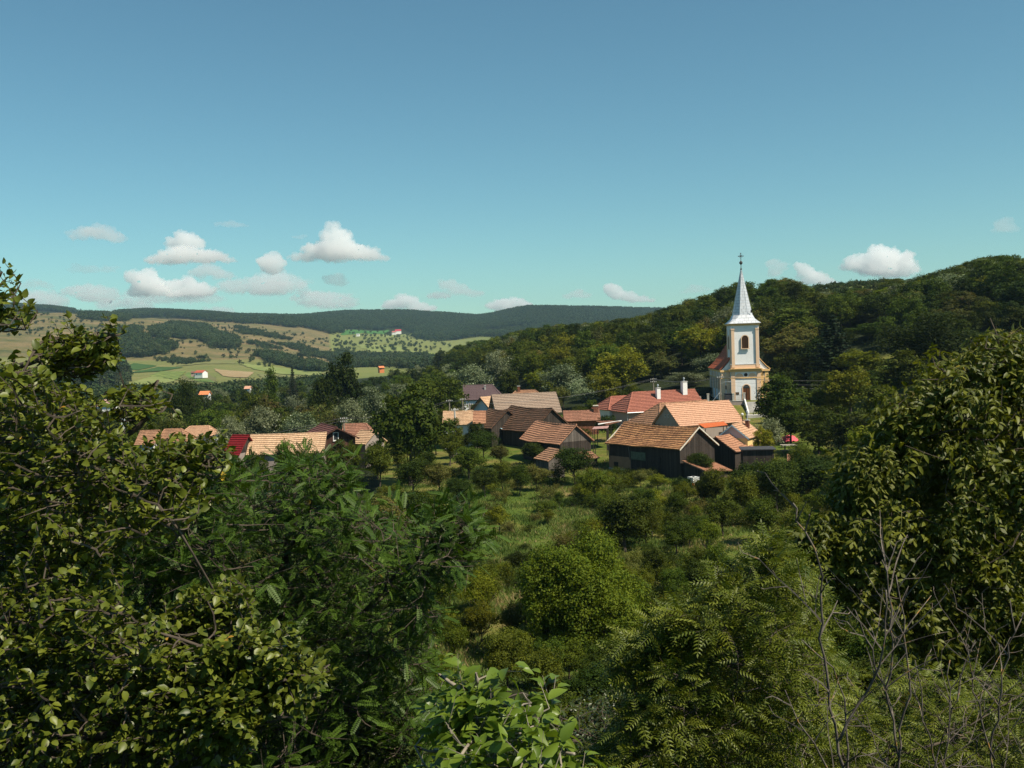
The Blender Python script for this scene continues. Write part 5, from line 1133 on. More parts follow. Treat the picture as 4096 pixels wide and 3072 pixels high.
    for i, (x, Y, z, h, wd, k, a) in enumerate(rest[:290]):
        tone = {'b0': 'dark', 'b1': 'dark', 'b7': 'dark', 'b2': 'green', 'b6': 'green', 'b3': 'broad green', 'b5': 'brownish', 'b4': 'yellow green', 's0': 'silvery'}[k[0]+k[-1]]
        side = 'behind the church' if a < 830 else 'on the right, above the spruce and poplar'
        plant(k, x, Y, z-.2, h+.2, wd, '%s tree of the hillside wood %s' % (tone, side), 'tree', 'hillside_tree', '%s trees of the hillside wood %s' % (tone, side))
    stuff('woodland', [(x, Y, z, h/10, wd/9, {'b': 0, 's': 1}[k[0]]*0+(4 if k[0] == 's' else int(k[-1]) % 4)) for (x, Y, z, h, wd, k, a) in rest[290:]],
          [PROTO[q][0] for q in ('broad0', 'broad2', 'broad5', 'broad7', 'silver0')], 'woodland covering the far part of the hill', 'woodland')
    print('hill trees', len(rest))
# ---------------------------------------------------------------- masses of trees too many to count
def inst_group(meshes):
    ng = bpy.data.node_groups.new('scatter', 'GeometryNodeTree')
    ng.interface.new_socket('Geometry', in_out='INPUT', socket_type='NodeSocketGeometry'); ng.interface.new_socket('Geometry', in_out='OUTPUT', socket_type='NodeSocketGeometry')
    n = ng.nodes; l = ng.links; gi = n.new('NodeGroupInput'); go = n.new('NodeGroupOutput')
    join = n.new('GeometryNodeJoinGeometry'); l.new(join.outputs[0], go.inputs[0])
    ka = n.new('GeometryNodeInputNamedAttribute'); ka.data_type = 'INT'; ka.inputs[0].default_value = 'kind_id'
    sa = n.new('GeometryNodeInputNamedAttribute'); sa.data_type = 'FLOAT_VECTOR'; sa.inputs[0].default_value = 'size'
    ra = n.new('GeometryNodeInputNamedAttribute'); ra.data_type = 'FLOAT_VECTOR'; ra.inputs[0].default_value = 'turn'
    out = lambda nd: [o for o in nd.outputs if o.enabled and o.name == 'Attribute'][0]
    for i, me in enumerate(meshes):
        src = bpy.data.objects.new('canopy_source', me)          # never linked to the scene
        oi = n.new('GeometryNodeObjectInfo'); oi.inputs['Object'].default_value = src; oi.inputs['As Instance'].default_value = True
        cmp_ = n.new('FunctionNodeCompare'); cmp_.data_type = 'INT'; cmp_.operation = 'EQUAL'; l.new(out(ka), cmp_.inputs[2]); cmp_.inputs[3].default_value = i
        ip = n.new('GeometryNodeInstanceOnPoints'); l.new(gi.outputs[0], ip.inputs['Points']); l.new(cmp_.outputs[0], ip.inputs['Selection'])
        l.new(oi.outputs['Geometry'], ip.inputs['Instance']); l.new(out(sa), ip.inputs['Scale'])
        er = n.new('FunctionNodeEulerToRotation'); l.new(out(ra), er.inputs[0]); l.new(er.outputs[0], ip.inputs['Rotation'])
        l.new(ip.outputs[0], join.inputs[0])
    return ng
def stuff(name, items, meshes, label, cat):
    if not items: return
    A = np.array([q[:5] for q in items], dtype=np.float32); ids = np.array([q[5] for q in items], dtype=np.int32)
    me = bpy.data.meshes.new(name); me.vertices.add(len(A)); me.vertices.foreach_set('co', np.ascontiguousarray(A[:, :3]).ravel())
    a = me.attributes.new('kind_id', 'INT', 'POINT'); a.data.foreach_set('value', ids)
    a = me.attributes.new('size', 'FLOAT_VECTOR', 'POINT'); a.data.foreach_set('vector', np.stack([A[:, 4], A[:, 4], A[:, 3]], 1).astype(np.float32).ravel())
    rr = rg(len(A)).random(len(A))*6.28; a = me.attributes.new('turn', 'FLOAT_VECTOR', 'POINT'); a.data.foreach_set('vector', np.stack([rr*0, rr*0, rr], 1).astype(np.float32).ravel())
    o = link(name, me); mo = o.modifiers.new('scatter', 'NODES'); mo.node_group = inst_group(meshes); tag(o, label, cat, kind='stuff'); return o
def far_crown(seed, lm, H=10, Rr=4.6, n=420, s=.62, low=.0, cone=False):
    rng = rg(seed)
    if cone:
        z = rng.random(n)**1.3*H; r = Rr*(1-z/H)*rng.uniform(.5, 1, n); a = rng.random(n)*6.28
        P = np.stack([np.cos(a)*r, np.sin(a)*r, z], 1); D = np.stack([np.cos(a), np.sin(a), .8+a*0], 1)+rng.normal(size=(n, 3))*.5; ct = rng.random(n)
    else:
        P, D, ct = crown_pts(rng, lobes_round(rng, H, Rr, low, 12, (.3, .5)), n, 6, .45); 
    V, F = diamonds(P, D, s*rng.uniform(.6, 1.3, len(P)), rng, .7); return npmesh('far_crown', V, F, LM[lm], np.clip(ct*.5+rng.random(len(P))*.5, 0, 1))
def far_woods():
    rng = rg(8); FC = [far_crown(1, 'far'), far_crown(2, 'far', Rr=5), far_crown(3, 'far', Rr=4)]
    HC = [far_crown(4, 'farhedge'), far_crown(5, 'farhedge', Rr=5.5), far_crown(6, 'far')]
    PC = [far_crown(7, 'pine', Rr=2.4, cone=True), far_crown(8, 'pine', Rr=2.1, cone=True), far_crown(9, 'far', Rr=3.5)]
    def mass(name, polys, Y0, Y1, n, hr, meshes, label, excl=(), thin=None, thk=.05):
        a0 = min(p[0] for q in polys for p in q); a1 = max(p[0] for q in polys for p in q)
        a = rng.uniform(a0-3, a1+3, n); Y = np.sqrt(rng.uniform(Y0**2, Y1**2, n)); x = (a-512)/1000*Y; z = ground(x, Y); px, py = proj(x, Y, z)
        px = px+fbm(x/38, Y/50, 3)*3+rng.normal(size=n)*1.8; py = py+fbm(x/45+5, Y/60, 3)*1.2+rng.normal(size=n)*.55; k = np.zeros(n, dtype=bool)
        for q in polys: k |= pip(px, py, q)
        for q in excl: k &= ~pip(px, py, q)
        if thin: k &= (fbm(x/thin, Y/thin, 3) > thk)
        h = rng.uniform(*hr, n)/10; it = list(zip(x[k], Y[k], z[k]-.3, h[k], h[k]*rng.uniform(.8, 1.2, k.sum()), rng.integers(0, len(meshes), k.sum())))
        print(name, len(it)); stuff(name, it, meshes, label, 'forest')
    skyl = [(171, 309), (222, 315), (296, 317), (370, 310.5), (440, 312.5), (481, 315.2), (532, 306), (592, 307), (648, 308), (720, 309)]
    mass('far_forest', [[(118, 300), (171, 300), (740, 290), (740, 345), (460, 358), (425, 352), (440, 342), (418, 338), (405, 328.5), (345, 329), (335, 336), (300, 331), (262, 325), (215, 322), (171, 316.5), (118, 318)]],
         2350, 3560, 52000, (11, 15), FC, 'dark forest covering the far ridge', excl=[[(466, 331), (538, 324), (540, 329.5), (500, 334), (470, 334)]])
    mass('far_forest', [[(-20, 300), (95, 300), (80, 312), (-20, 309.5)]], 2900, 3560, 9000, (11, 15), FC, 'strip of dark forest along the far left skyline')
    mass('conifer_wood', [[(62, 362), (85, 358), (112, 366), (126, 376), (118, 388), (90, 390), (60, 392)]], 700, 1500, 16000, (11, 15), PC, 'dark conifer wood on the left valley slope')
    mass('hedge_wood', [[(122, 331), (138, 330), (141, 337), (160, 345), (176, 349), (168, 354), (150, 357), (128, 357), (98, 355), (60, 357), (40, 348), (70, 342), (105, 343)]], 1000, 2300, 26000, (8, 12), HC, 'dense wood in the fold of the left hillside')
    mass('hedge_wood', [[(153, 333), (166, 327), (186, 326), (205, 328), (212, 334), (232, 339), (238, 345), (234, 349), (216, 347), (198, 339), (176, 337), (160, 339)]], 1300, 2500, 22000, (8, 12), HC, 'wood across the upper brown hillside')
    mass('hedge_wood', [[(80, 316), (100, 315), (130, 316), (128, 319.5), (100, 320), (82, 319)]], 1500, 2400, 9000, (8, 11), HC, 'hedge wood below the grassy skyline on the left')
    mass('hedge_wood', [[(-10, 315), (16, 313), (17, 322), (10, 330), (-10, 334)]], 1300, 2400, 9000, (8, 12), HC, 'wood at the left edge of the hillside')
    mass('hedge_wood', [[(258, 356), (270, 357), (300, 365), (322, 368), (330, 370), (322, 372), (296, 368.5), (272, 363)]], 1000, 1900, 14000, (7, 11), HC, 'long hedge at the foot of the brown hill')
    mass('hedge_wood', [[(236, 328), (300, 342), (352, 354), (358, 359), (330, 363), (292, 355), (262, 347), (240, 343)]], 1100, 2400, 20000, (4, 8), HC, 'scattered scrub on the ribbed brown hills', thin=40, thk=.45)
    mass('hedge_wood', [[(330, 357), (390, 357), (460, 355), (470, 366), (430, 369), (380, 366), (335, 368)]], 900, 2100, 20000, (6, 10), HC, 'woods along the far valley bottom', excl=[[(352, 343.5), (400, 347), (440, 355), (372, 352.5)]], thin=60)
    mass('hedge_wood', [[(100, 355), (160, 355), (230, 359), (240, 363), (180, 365), (120, 361)]], 1000, 1700, 14000, (3, 6), HC, 'scrub between the wood and the green fields', thin=25, thk=.35)
    mass('hedge_wood', [[(60, 400), (130, 397), (215, 397), (240, 391), (300, 388), (340, 383), (345, 404), (60, 408)]], 560, 1000, 9000, (6, 10), HC, 'wooded valley floor in front of the vineyards')
    mass('scrub', [[(0, 312), (130, 322), (240, 326), (360, 345), (330, 370), (240, 366), (150, 350), (0, 340)]], 1000, 2400, 1500, (3, 7), HC, 'single bushes dotted over the brown pasture')
    mass('scrub', [[(340, 330), (440, 332), (450, 350), (360, 358), (330, 345)]], 1300, 2700, 260, (5, 9), HC, 'bushes and small trees on the light far pasture')
    mass('scrub', [[(806, 284), (892, 282), (892, 296), (806, 298)]], 350, 430, 260, (1.2, 3.2), HC, 'low scrub on the grassy hilltop')
def grass():
    rng = rg(17); n = 420000
    a = rng.uniform(395, 860, n); Y = np.sqrt(rng.uniform(52**2, 158**2, n)); x = (a-512)/1000*Y
    c = fbm(x/3.1, Y/2.7, 3); k = rng.random(n) < np.clip(.45+.5*c, .1, 1); x, Y, c = x[k], Y[k], c[k]
    inside = np.ones(len(x), dtype=bool)
    for (hx, hy, hr) in HOUSES: inside &= (x-hx)**2+(Y-hy)**2 > (hr*.75)**2
    x, Y, c = x[inside], Y[inside], c[inside]
    z = ground(x, Y); h = rng.uniform(.10, .42, len(x))*(1+.4*c); t = rng.normal(size=(len(x), 2))*.16; b = rng.normal(size=(len(x), 2)); b /= np.linalg.norm(b, axis=1, keepdims=True); b *= rng.uniform(.03, .09, (len(x), 1))
    V = np.stack([np.stack([x-b[:, 0], Y-b[:, 1], z-.03], 1), np.stack([x+b[:, 0], Y+b[:, 1], z-.03], 1), np.stack([x+t[:, 0], Y+t[:, 1], z+h], 1)], 1).reshape(-1, 3)
    gm = leafmat('grass_blades', (.055, .105, .018), (.125, .165, .04), (.27, .21, .10), .16, trans=.3, objvar=0)
    patch = np.clip(.5+.35*fbm(x/5.5+3, Y/5, 3)+rng.normal(size=len(x))*.16, 0, 1)
    o = link('grass', npmesh('grass', V, np.arange(len(V)).reshape(-1, 3), gm, patch)); tag(o, 'rough green and straw coloured grass of the orchard slope', 'grass', kind='stuff')
cover(); far_woods(); grass()
# ---------------------------------------------------------------- near trees with real leaves and branches
def leaf_tpl(wid=.36, fold=.16, curl=.18, seg=((.0, .0), (.22, .82), (.52, 1.0), (.80, .55), (1.0, 0))):
    V = []; F = []
    for i, (t, w) in enumerate(seg):
        z = -curl*t*t; V += [(0, t, z)] if w == 0 else [(-w*wid, t, z+fold*w), (0, t, z), (w*wid, t, z+fold*w)]
    idx = []; k = 0
    for t, w in seg:
        idx.append((k,) if w == 0 else (k, k+1, k+2)); k += 1 if w == 0 else 3
    for a, b in zip(idx[:-1], idx[1:]):
        if len(a) == 1: F += [(a[0], b[1], b[0]), (a[0], b[2], b[1])]
        elif len(b) == 1: F += [(a[0], a[1], b[0]), (a[1], a[2], b[0])]
        else: F += [(a[0], a[1], b[1]), (a[0], b[1], b[0]), (a[1], a[2], b[2]), (a[1], b[2], b[1])]
    return np.array(V, float), np.array(F)
def compound_tpl(pairs=9, ll=.17, lw=.34, droop=.35, term=True, tilt=-.1, fold=0):
    """pinnate leaf of unit length"""
    V = []; F = []
    def add(v, f): k = len(V); V.extend(v); F.extend([tuple(i+k for i in q) for q in f])
    def c(t): return np.array([0, t, -droop*t*t])
    n = 5
    for i in range(n):
        p, q = c(i/n), c((i+1)/n); e = .007; add([p+[-e, 0, 0], p+[e, 0, 0], q+[e, 0, 0], q+[-e, 0, 0]], [(0, 1, 2), (0, 2, 3)])
    for i in range(pairs):
        t = .14+.82*i/max(pairs-1, 1)
        for s in (-1, 1):
            o = c(t); d = np.array([s*.93, .36, tilt-.25*droop*t]); d /= np.linalg.norm(d); sd = np.array([-d[1]*s, d[0]*s, 0]); L = ll*(1-.25*abs(t-.5)); w = L*lw; z = np.array([0, 0, fold*w])
            dz = np.array([0, 0, -1.0])*L
            if fold: add([o, o+d*L*.3-sd*w*.92+z, o+d*L*.7-sd*w*.8+z+dz*.10, o+d*L+dz*.28, o+d*L*.7+sd*w*.8+z+dz*.10, o+d*L*.3+sd*w*.92+z, o+d*L*.32, o+d*L*.7+dz*.10], [(0, 6, 1), (1, 6, 7), (1, 7, 2), (2, 7, 3), (0, 5, 6), (5, 7, 6), (5, 4, 7), (4, 3, 7)])
            else: add([o, o+d*L*.5-sd*w+z, o+d*L, o+d*L*.5+sd*w+z], [(0, 3, 1), (1, 3, 2)])
    if term:
        o = c(.99); d = np.array([0, 1, -.5*droop]); L = ll; add([o, o+d*L*.5+[-L*lw, 0, 0], o+d*L, o+d*L*.5+[L*lw, 0, 0]], [(0, 3, 1), (1, 3, 2)])
    return np.array([np.array(v, float) for v in V]), np.array([q for q in F])
def norm(a): return a/np.maximum(np.linalg.norm(a, axis=-1, keepdims=True), 1e-9)
def scatter_tpl(tpl, P, Y, Z, S):
    """copies of a template: origin P, axis Y, normal hint Z, size S"""
    V, F = tpl; Y = norm(Y); X = norm(np.cross(Y, Z)); Zn = np.cross(X, Y)
    out = P[:, None, :]+S[:, None, None]*(V[None, :, 0, None]*X[:, None]+V[None, :, 1, None]*Y[:, None]+V[None, :, 2, None]*Zn[:, None])
    n = len(P); Fo = (F[None]+(np.arange(n)*len(V))[:, None, None]).reshape(-1, 3)
    return out.reshape(-1, 3), Fo, len(F)
def near_tree(name, label, cat, rng, regions, n, tpl, per, leaf, twig, lm, trunk, base, limbs=(), up=.5, droop=0.0, holes=.0, hscale=1.0, barkm=BARK, r0=.16, spread=.8, flat=.5, stemr=.006, pref=(0, 0, 0)):
    """regions: (weight, polygon in photo pixels, near, far): the part of space the crown fills, seen from the viewpoint"""
    Wt = np.array([q[0] for q in regions], float); cnt = rng.multinomial(n, Wt/Wt.sum()); A = []
    for (w_, poly, y0, y1), c in zip(regions, cnt):
        xs = [p[0] for p in poly]; ys = [p[1] for p in poly]; got = []
        while sum(map(len, got)) < c:
            x = rng.uniform(min(xs), max(xs), 4*c+16); y = rng.uniform(min(ys), max(ys), 4*c+16); k = pip(x, y, poly); x, y = x[k], y[k]
            D = rng.uniform(y0, y1, len(x)); d = ray(x, y); Q = d*(D/d[:, 1])[:, None]
            if holes:
                f = fbm(Q[:, 0]/hscale+Q[:, 2]*.7, Q[:, 1]/hscale+Q[:, 2]/hscale, 3); Q = Q[f > -1.2+holes*1.6*rng.random(len(Q))]
            got.append(Q)
        A.append(np.concatenate(got)[:c])
    A = np.concatenate(A); base = np.array(base, float); ctr = A.mean(0)
    # skeleton: trunk from the ground, limbs, branches reaching towards the twigs
    b = MB(); nodes = []
    def limb(pts, ra, rb, k=7):
        pts = [np.array(p, float) for p in pts]; P_ = []
        for a, c in zip(pts[:-1], pts[1:]):
            m = max(2, int(np.linalg.norm(c-a)/.35))
            for i in range(m): P_.append(a+(c-a)*i/m+rng.normal(size=3)*.012)
        P_.append(pts[-1]); nn = len(P_); rr = [ra+(rb-ra)*(i/(nn-1))**.8 for i in range(nn)]; b.tube(P_, rr, k); nodes.extend(zip(P_, rr)); return P_
    limb([base]+[np.array(t, float) for t in trunk], r0*1.15, r0*.4, 9)
    for lb, ra, rb in limbs: limb([at(*p) for p in lb], ra, rb, 6)
    NP = np.array([q[0] for q in nodes]); NR = np.array([q[1] for q in nodes])
    m = 36 if len(A) > 700 else 18                                      # secondary branches to cluster centres
    sel = A[rng.choice(len(A), m, replace=False)]
    for c in sel:
        d = np.linalg.norm(NP-c, axis=1)+.35*np.maximum(NP[:, 2]-c[2], 0)*2; j = int(np.argmin(d)); s = NP[j]; 
        mid = (s+c)/2+np.array([0, 0, .08*np.linalg.norm(c-s)])+rng.normal(size=3)*.08; limb([s, mid, c], min(NR[j]*.6, .045), .010, 5)
    NP = np.array([q[0] for q in nodes])
    lo = np.array([0, 0, 0]); D = norm(A-NP[[int(np.argmin(np.linalg.norm(NP-a, axis=1))) for a in A]]+rng.normal(size=A.shape)*.25+np.array([0, 0, up])*.3+np.array(pref)); D[:, 2] = D[:, 2]*flat+up*.3; D = norm(D); A = A-D*twig*.8
    # stems: every twig joins the nearest branch or an earlier twig, so the wood forks as it grows outwards
    tv = []; tf = []; dist = np.array([np.min(np.linalg.norm(NP-a, axis=1)) for a in A]); order = np.argsort(dist)
    nod = np.concatenate([NP, np.zeros((len(A), 3))]); nn = len(NP)
    for i_ in order:
        a = A[i_]; d = D[i_]; w2 = ((nod[:nn]-a)**2).sum(1)+.25*np.maximum(nod[:nn, 2]-a[2], 0); j = int(np.argmin(w2)); s = nod[j]; L_s = np.linalg.norm(s-a)
        nod[nn] = a; nn += 1
        v = (a-s)/max(L_s, 1e-6); d = norm(d*.7+v*.6+rng.normal(size=3)*.15); D[i_] = d
        e = a+d*twig; ps = [s, (s+a)/2+np.array([0, 0, -.06*L_s])+rng.normal(size=3)*.05*L_s, a, e]; ra = [stemr*(1.2+.5*min(L_s, 1)), stemr*1.15, stemr*.9, stemr*.35]; k0 = len(tv)
        for p, r_ in zip(ps, ra):
            for t in range(3): tv.append(p+r_*np.array([cos(t*2.09), sin(t*2.09)*.5, sin(t*2.09)]))
        for i in range(3):
            for t in range(3): tf.append((k0+i*3+t, k0+i*3+(t+1) % 3, k0+i*3+3+(t+1) % 3, k0+i*3+3+t))
    # leaves along each twig
    k = per; t = np.tile((np.arange(k)+.5)/k, len(A)); Pd = np.repeat(A, k, 0); Dd = np.repeat(D, k, 0)
    P = Pd+Dd*(t*twig)[:, None]+rng.normal(size=Pd.shape)*twig*.07
    rad = rng.normal(size=P.shape); rad -= (rad*Dd).sum(1, keepdims=True)*Dd; rad = norm(rad); rad[:, 2] *= .6
    Yx = norm(Dd*(.35+.6*t)[:, None]+rad*spread+np.array([0, 0, -droop])); Zh = norm(np.array([0, 0, 1.0])+rng.normal(size=P.shape)*.45)
    S = leaf*rng.uniform(.62, 1.25, len(P))*(1-.25*t); V, F, fn = scatter_tpl(tpl, P, Yx, Zh, S)
    tint = np.clip(np.repeat(rng.random(len(A)), k)*.35+rng.random(len(P))*.65, 0, 1); tint = np.repeat(tint, fn)
    root = empty(name, tuple(base), 0, label, cat)
    link('crown', npmesh('crown', V-base, F, LM[lm], tint, smooth=True), root)
    tm = b.mesh('trunk', barkm, smooth=True); o = link('trunk', tm, root); tm.transform(Matrix.Translation(-Vector(base)))
    link('twigs', npmesh('twigs', np.array(tv)-base, np.array(tf), barkm), root)
    return root
LM['pear'] = leafmat('pear_leaves', (.028, .050, .005), (.145, .165, .017), (.36, .20, .03), .012, trans=.22, rough=.44, spec=.36, objvar=0)
LM['locust'] = leafmat('locust_leaves', (.017, .045, .005), (.075, .128, .014), (.42, .28, .03), .006, trans=.22, rough=.5, spec=.22, objvar=0)
LM['broadleaf'] = leafmat('broad_leaves', (.07, .12, .010), (.15, .21, .022), trans=.3, rough=.4, spec=.4, objvar=0)
LM['walnut'] = leafmat('walnut_leaves', (.028, .048, .005), (.150, .160, .016), (.42, .24, .03), .035, trans=.3, rough=.5, spec=.28, objvar=0)
LM['ash'] = leafmat('ash_leaves', (.036, .064, .006), (.165, .185, .018), (.38, .22, .04), .008, trans=.26, rough=.48, spec=.3, objvar=0)
PEAR = leaf_tpl(.34, .13, .22); BROAD = leaf_tpl(.27, .10, .40, ((0, 0), (.2, .7), (.45, 1), (.75, .7), (1, 0)))
LOC = compound_tpl(9, .19, .32, .18); WAL = compound_tpl(3, .40, .25, .75, tilt=-.3, fold=.35); ASH = compound_tpl(6, .30, .17, .45, tilt=-.05, fold=.3)
g0 = lambda x, y: (x, y, gz(x, y)-.2)
def P3(px, py, Y): return tuple(at(px, py, Y))
# pear tree on the left
near_tree('pear_tree', 'large pear tree with glossy rounded leaves filling the left of the view', 'pear tree', rg(201),
 [(5.0, [(-60, 400), (0, 366), (25, 362), (52, 378), (78, 402), (100, 440), (150, 456), (188, 472), (196, 505), (170, 520), (120, 545), (110, 600), (60, 620), (-60, 620)], 6.6, 10.5),
  (4.6, [(-60, 600), (60, 590), (120, 600), (150, 620), (180, 640), (215, 655), (240, 690), (225, 760), (200, 800), (-60, 800)], 6.2, 9.5),
  (.34, [(40, 350), (66, 338), (90, 338), (112, 340), (116, 348), (106, 360), (88, 356), (78, 370), (50, 362)], 7.6, 8.3),
  (.045, [(-30, 278), (0, 280), (4, 292), (-2, 300), (-30, 304)], 7.2, 7.9), (.04, [(0, 306), (14, 306), (16, 314), (12, 318), (0, 316)], 7.3, 7.7),
  (.13, [(112, 404), (130, 398), (150, 396), (158, 402), (150, 412), (120, 410)], 7.4, 8.2),
  (.45, [(150, 458), (185, 448), (210, 450), (210, 462), (180, 478), (150, 476)], 7.2, 8.2),
  (.55, [(185, 612), (215, 596), (240, 600), (242, 618), (215, 628), (190, 640)], 6.8, 7.6),
  (.95, [(200, 650), (235, 645), (270, 640), (305, 660), (312, 680), (290, 700), (260, 690), (205, 690)], 6.2, 7.4),
  (.45, [(190, 700), (235, 690), (250, 715), (245, 745), (200, 745)], 6.0, 7.0)],
 5200, PEAR, 10, .076, .20, 'pear', [P3(-40, 700, 8.6), P3(-30, 560, 8.8), P3(-45, 430, 8.9), P3(-60, 340, 8.6)], g0(-4.2, 8.4),
 limbs=[([(-30, 560, 8.8), (60, 480, 8.3), (140, 425, 7.9), (150, 400, 7.8)], .06, .012), ([(-45, 430, 8.9), (10, 370, 8.3), (70, 343, 8.0), (112, 336, 7.9)], .045, .010), ([(-60, 330, 8.6), (-20, 312, 7.8), (12, 310, 7.5)], .02, .005), ([(-30, 330, 8.2), (-8, 290, 7.6), (2, 272, 7.5)], .025, .008),
        ([(-40, 700, 8.6), (80, 690, 7.8), (200, 668, 7.0), (295, 668, 6.8)], .07, .012), ([(-30, 560, 8.8), (100, 500, 8.0), (200, 450, 7.7)], .05, .010), ([(-40, 700, 8.6), (60, 740, 7.4), (200, 725, 6.7)], .06, .012), ([(80, 690, 7.8), (150, 640, 7.6), (230, 610, 7.2)], .04, .01)],
 up=.35, holes=.85, hscale=.42, r0=.17, spread=.95, flat=.6)
# locust
near_tree('locust_tree', 'large dark locust tree with rows of small paired leaflets, lower left of the centre', 'locust tree', rg(202),
 [(9.0, [(205, 492), (225, 478), (262, 474), (300, 468), (330, 476), (350, 492), (378, 508), (430, 518), (458, 525), (470, 545), (470, 560), (440, 600), (430, 640), (445, 700), (450, 800), (180, 800), (170, 640), (165, 560), (180, 500)], 11.5, 17),
  (.10, [(292, 472), (305, 452), (318, 448), (322, 460), (308, 478)], 12, 13.5), (.10, [(318, 478), (335, 464), (348, 470), (350, 484)], 12.5, 14), (.08, [(206, 482), (222, 468), (240, 470), (236, 482)], 12, 13),
  (.30, [(430, 520), (452, 505), (468, 512), (474, 530), (478, 550), (465, 560), (440, 550)], 11, 13),
  (1.3, [(110, 500), (165, 490), (190, 560), (180, 640), (130, 640), (105, 580)], 12, 15.5),
  (2.8, [(150, 490), (240, 490), (380, 530), (420, 600), (420, 800), (120, 800), (100, 600)], 17, 21)],
 4300, LOC, 6, .225, .36, 'locust', [P3(242, 690, 13.8), P3(246, 640, 13.9), P3(285, 560, 14.2), P3(300, 480, 13.8)], g0(-4.0, 13.6),
 limbs=[([(243, 660, 13.8), (210, 600, 13.5), (190, 540, 13.5)], .06, .012), ([(243, 650, 13.8), (300, 600, 13.6), (360, 520, 13.2)], .06, .012), ([(246, 640, 13.9), (340, 640, 13.2), (400, 570, 12.6), (460, 525, 12.2)], .055, .012), ([(285, 560, 14.2), (310, 510, 13.4), (316, 462, 12.8)], .03, .008), ([(246, 640, 13.9), (300, 700, 13), (380, 720, 12.8)], .05, .012)],
 up=.35, droop=.02, holes=.6, hscale=.8, r0=.14, spread=1.1, flat=.4)
# broad leaved sapling at the bottom centre
near_tree('sapling', 'sapling with large curled bright green leaves at the bottom centre', 'sapling', rg(203),
 [(4.2, [(412, 800), (430, 752), (448, 728), (470, 716), (520, 716), (545, 735), (575, 752), (590, 800)], 5.2, 6.6), (1.1, [(446, 715), (456, 690), (470, 672), (486, 676), (494, 700), (488, 722)], 5.6, 6.2), (.7, [(500, 735), (515, 702), (540, 692), (548, 715), (530, 740)], 5.5, 6.1), (.35, [(388, 800), (400, 752), (420, 742), (426, 800)], 5.5, 6.3)],
 210, BROAD, 7, .125, .22, 'broadleaf', [P3(480, 900, 6.0), P3(490, 800, 6.0), P3(478, 740, 5.9), P3(470, 690, 5.9)], g0(-.2, 6.0),
 limbs=[([(490, 800, 6), (515, 760, 5.8), (530, 705, 5.8)], .018, .006), ([(490, 800, 6), (560, 790, 5.8)], .018, .006), ([(490, 800, 6), (430, 770, 5.9)], .018, .006)], up=.9, droop=.25, r0=.035, spread=.9, flat=1.0, barkm=PALEBARK, stemr=.004)
# walnut on the right
near_tree('walnut_tree', 'large walnut tree with drooping yellowish leaves on the right', 'walnut tree', rg(204),
 [(6.0, [(830, 566), (848, 533), (868, 510), (874, 480), (882, 458), (903, 442), (920, 438), (946, 406), (970, 390), (993, 373), (1018, 363), (1098, 350), (1098, 638), (928, 638), (868, 608)], 14, 19),
  (.30, [(923, 403), (933, 373), (953, 360), (966, 378), (948, 403)], 14.5, 15.5), (.30, [(970, 368), (993, 336), (1008, 333), (1032, 340), (1028, 368)], 14.5, 15.5), (.22, [(886, 428), (890, 410), (904, 406), (910, 420), (898, 430)], 14.5, 15.5),
  (.4, [(800, 543), (814, 523), (838, 516), (844, 538), (820, 553)], 14.5, 15.5), (.4, [(776, 563), (793, 542), (816, 536), (824, 558), (803, 576)], 14.5, 15.5),
  (.9, [(853, 468), (858, 448), (880, 438), (888, 458), (870, 483), (856, 496)], 14.5, 16),
  (1.6, [(888, 588), (1098, 588), (1098, 818), (968, 818), (928, 718)], 15, 20)],
 2300, WAL, 6, .33, .30, 'walnut', [P3(1068, 778, 16.5), P3(1043, 618, 16.5), P3(1018, 508, 16), P3(1023, 418, 15.5)], g0(9.2, 16.6),
 limbs=[([(1043, 618, 16.5), (953, 568, 15.5), (878, 513, 14.8)], .09, .016), ([(1018, 508, 16), (938, 458, 15), (903, 418, 14.8)], .07, .014), ([(1023, 448, 15.8), (973, 398, 15), (943, 370, 14.8)], .05, .012), ([(1023, 418, 15.5), (998, 348, 14.9), (990, 318, 14.9)], .03, .006), ([(953, 568, 15.5), (863, 563, 15), (798, 553, 14.8)], .06, .014), ([(1043, 618, 16.5), (908, 643, 15.5)], .07, .03)],
 up=.2, droop=.75, holes=.75, hscale=1.0, r0=.22, spread=1.0, flat=.6)
# ash thicket at the lower right
near_tree('ash_tree', 'ash tree with feathery light edged leaves, lower right of the centre', 'ash tree', rg(205),
 [(8.0, [(622, 715), (640, 665), (655, 635), (690, 605), (720, 598), (745, 580), (760, 560), (790, 555), (815, 575), (830, 650), (820, 800), (600, 800)], 8.5, 12),
  (.30, [(755, 580), (758, 555), (768, 536), (782, 546), (786, 568)], 9, 9.8), (.22, [(708, 608), (716, 580), (728, 566), (738, 584), (732, 608)], 9, 9.8), (.4, [(618, 672), (630, 640), (652, 622), (668, 626), (650, 668)], 9, 10),
  (.35, [(655, 632), (672, 612), (700, 610), (700, 630)], 8.8, 9.6), (2.2, [(560, 800), (585, 760), (612, 740), (640, 800)], 9, 12), (2.8, [(820, 660), (1090, 680), (1090, 800), (820, 800)], 10, 13)],
 3000, ASH, 5, .185, .17, 'ash', [P3(720, 800, 10.5), P3(730, 710, 10.5), P3(735, 640, 10.2), P3(752, 580, 9.8)], g0(2.3, 10.5),
 limbs=[([(720, 800, 10.5), (670, 715, 10), (645, 660, 9.7)], .04, .008), ([(730, 710, 10.5), (780, 635, 9.9), (772, 565, 9.4)], .04, .008), ([(730, 710, 10.5), (700, 640, 9.8), (722, 588, 9.4)], .03, .008), ([(720, 800, 10.5), (850, 770, 10.5), (950, 740, 10.5)], .04, .012)],
 up=.5, droop=.12, holes=.55, hscale=.6, r0=.09, spread=1.0, flat=.6, stemr=.004)
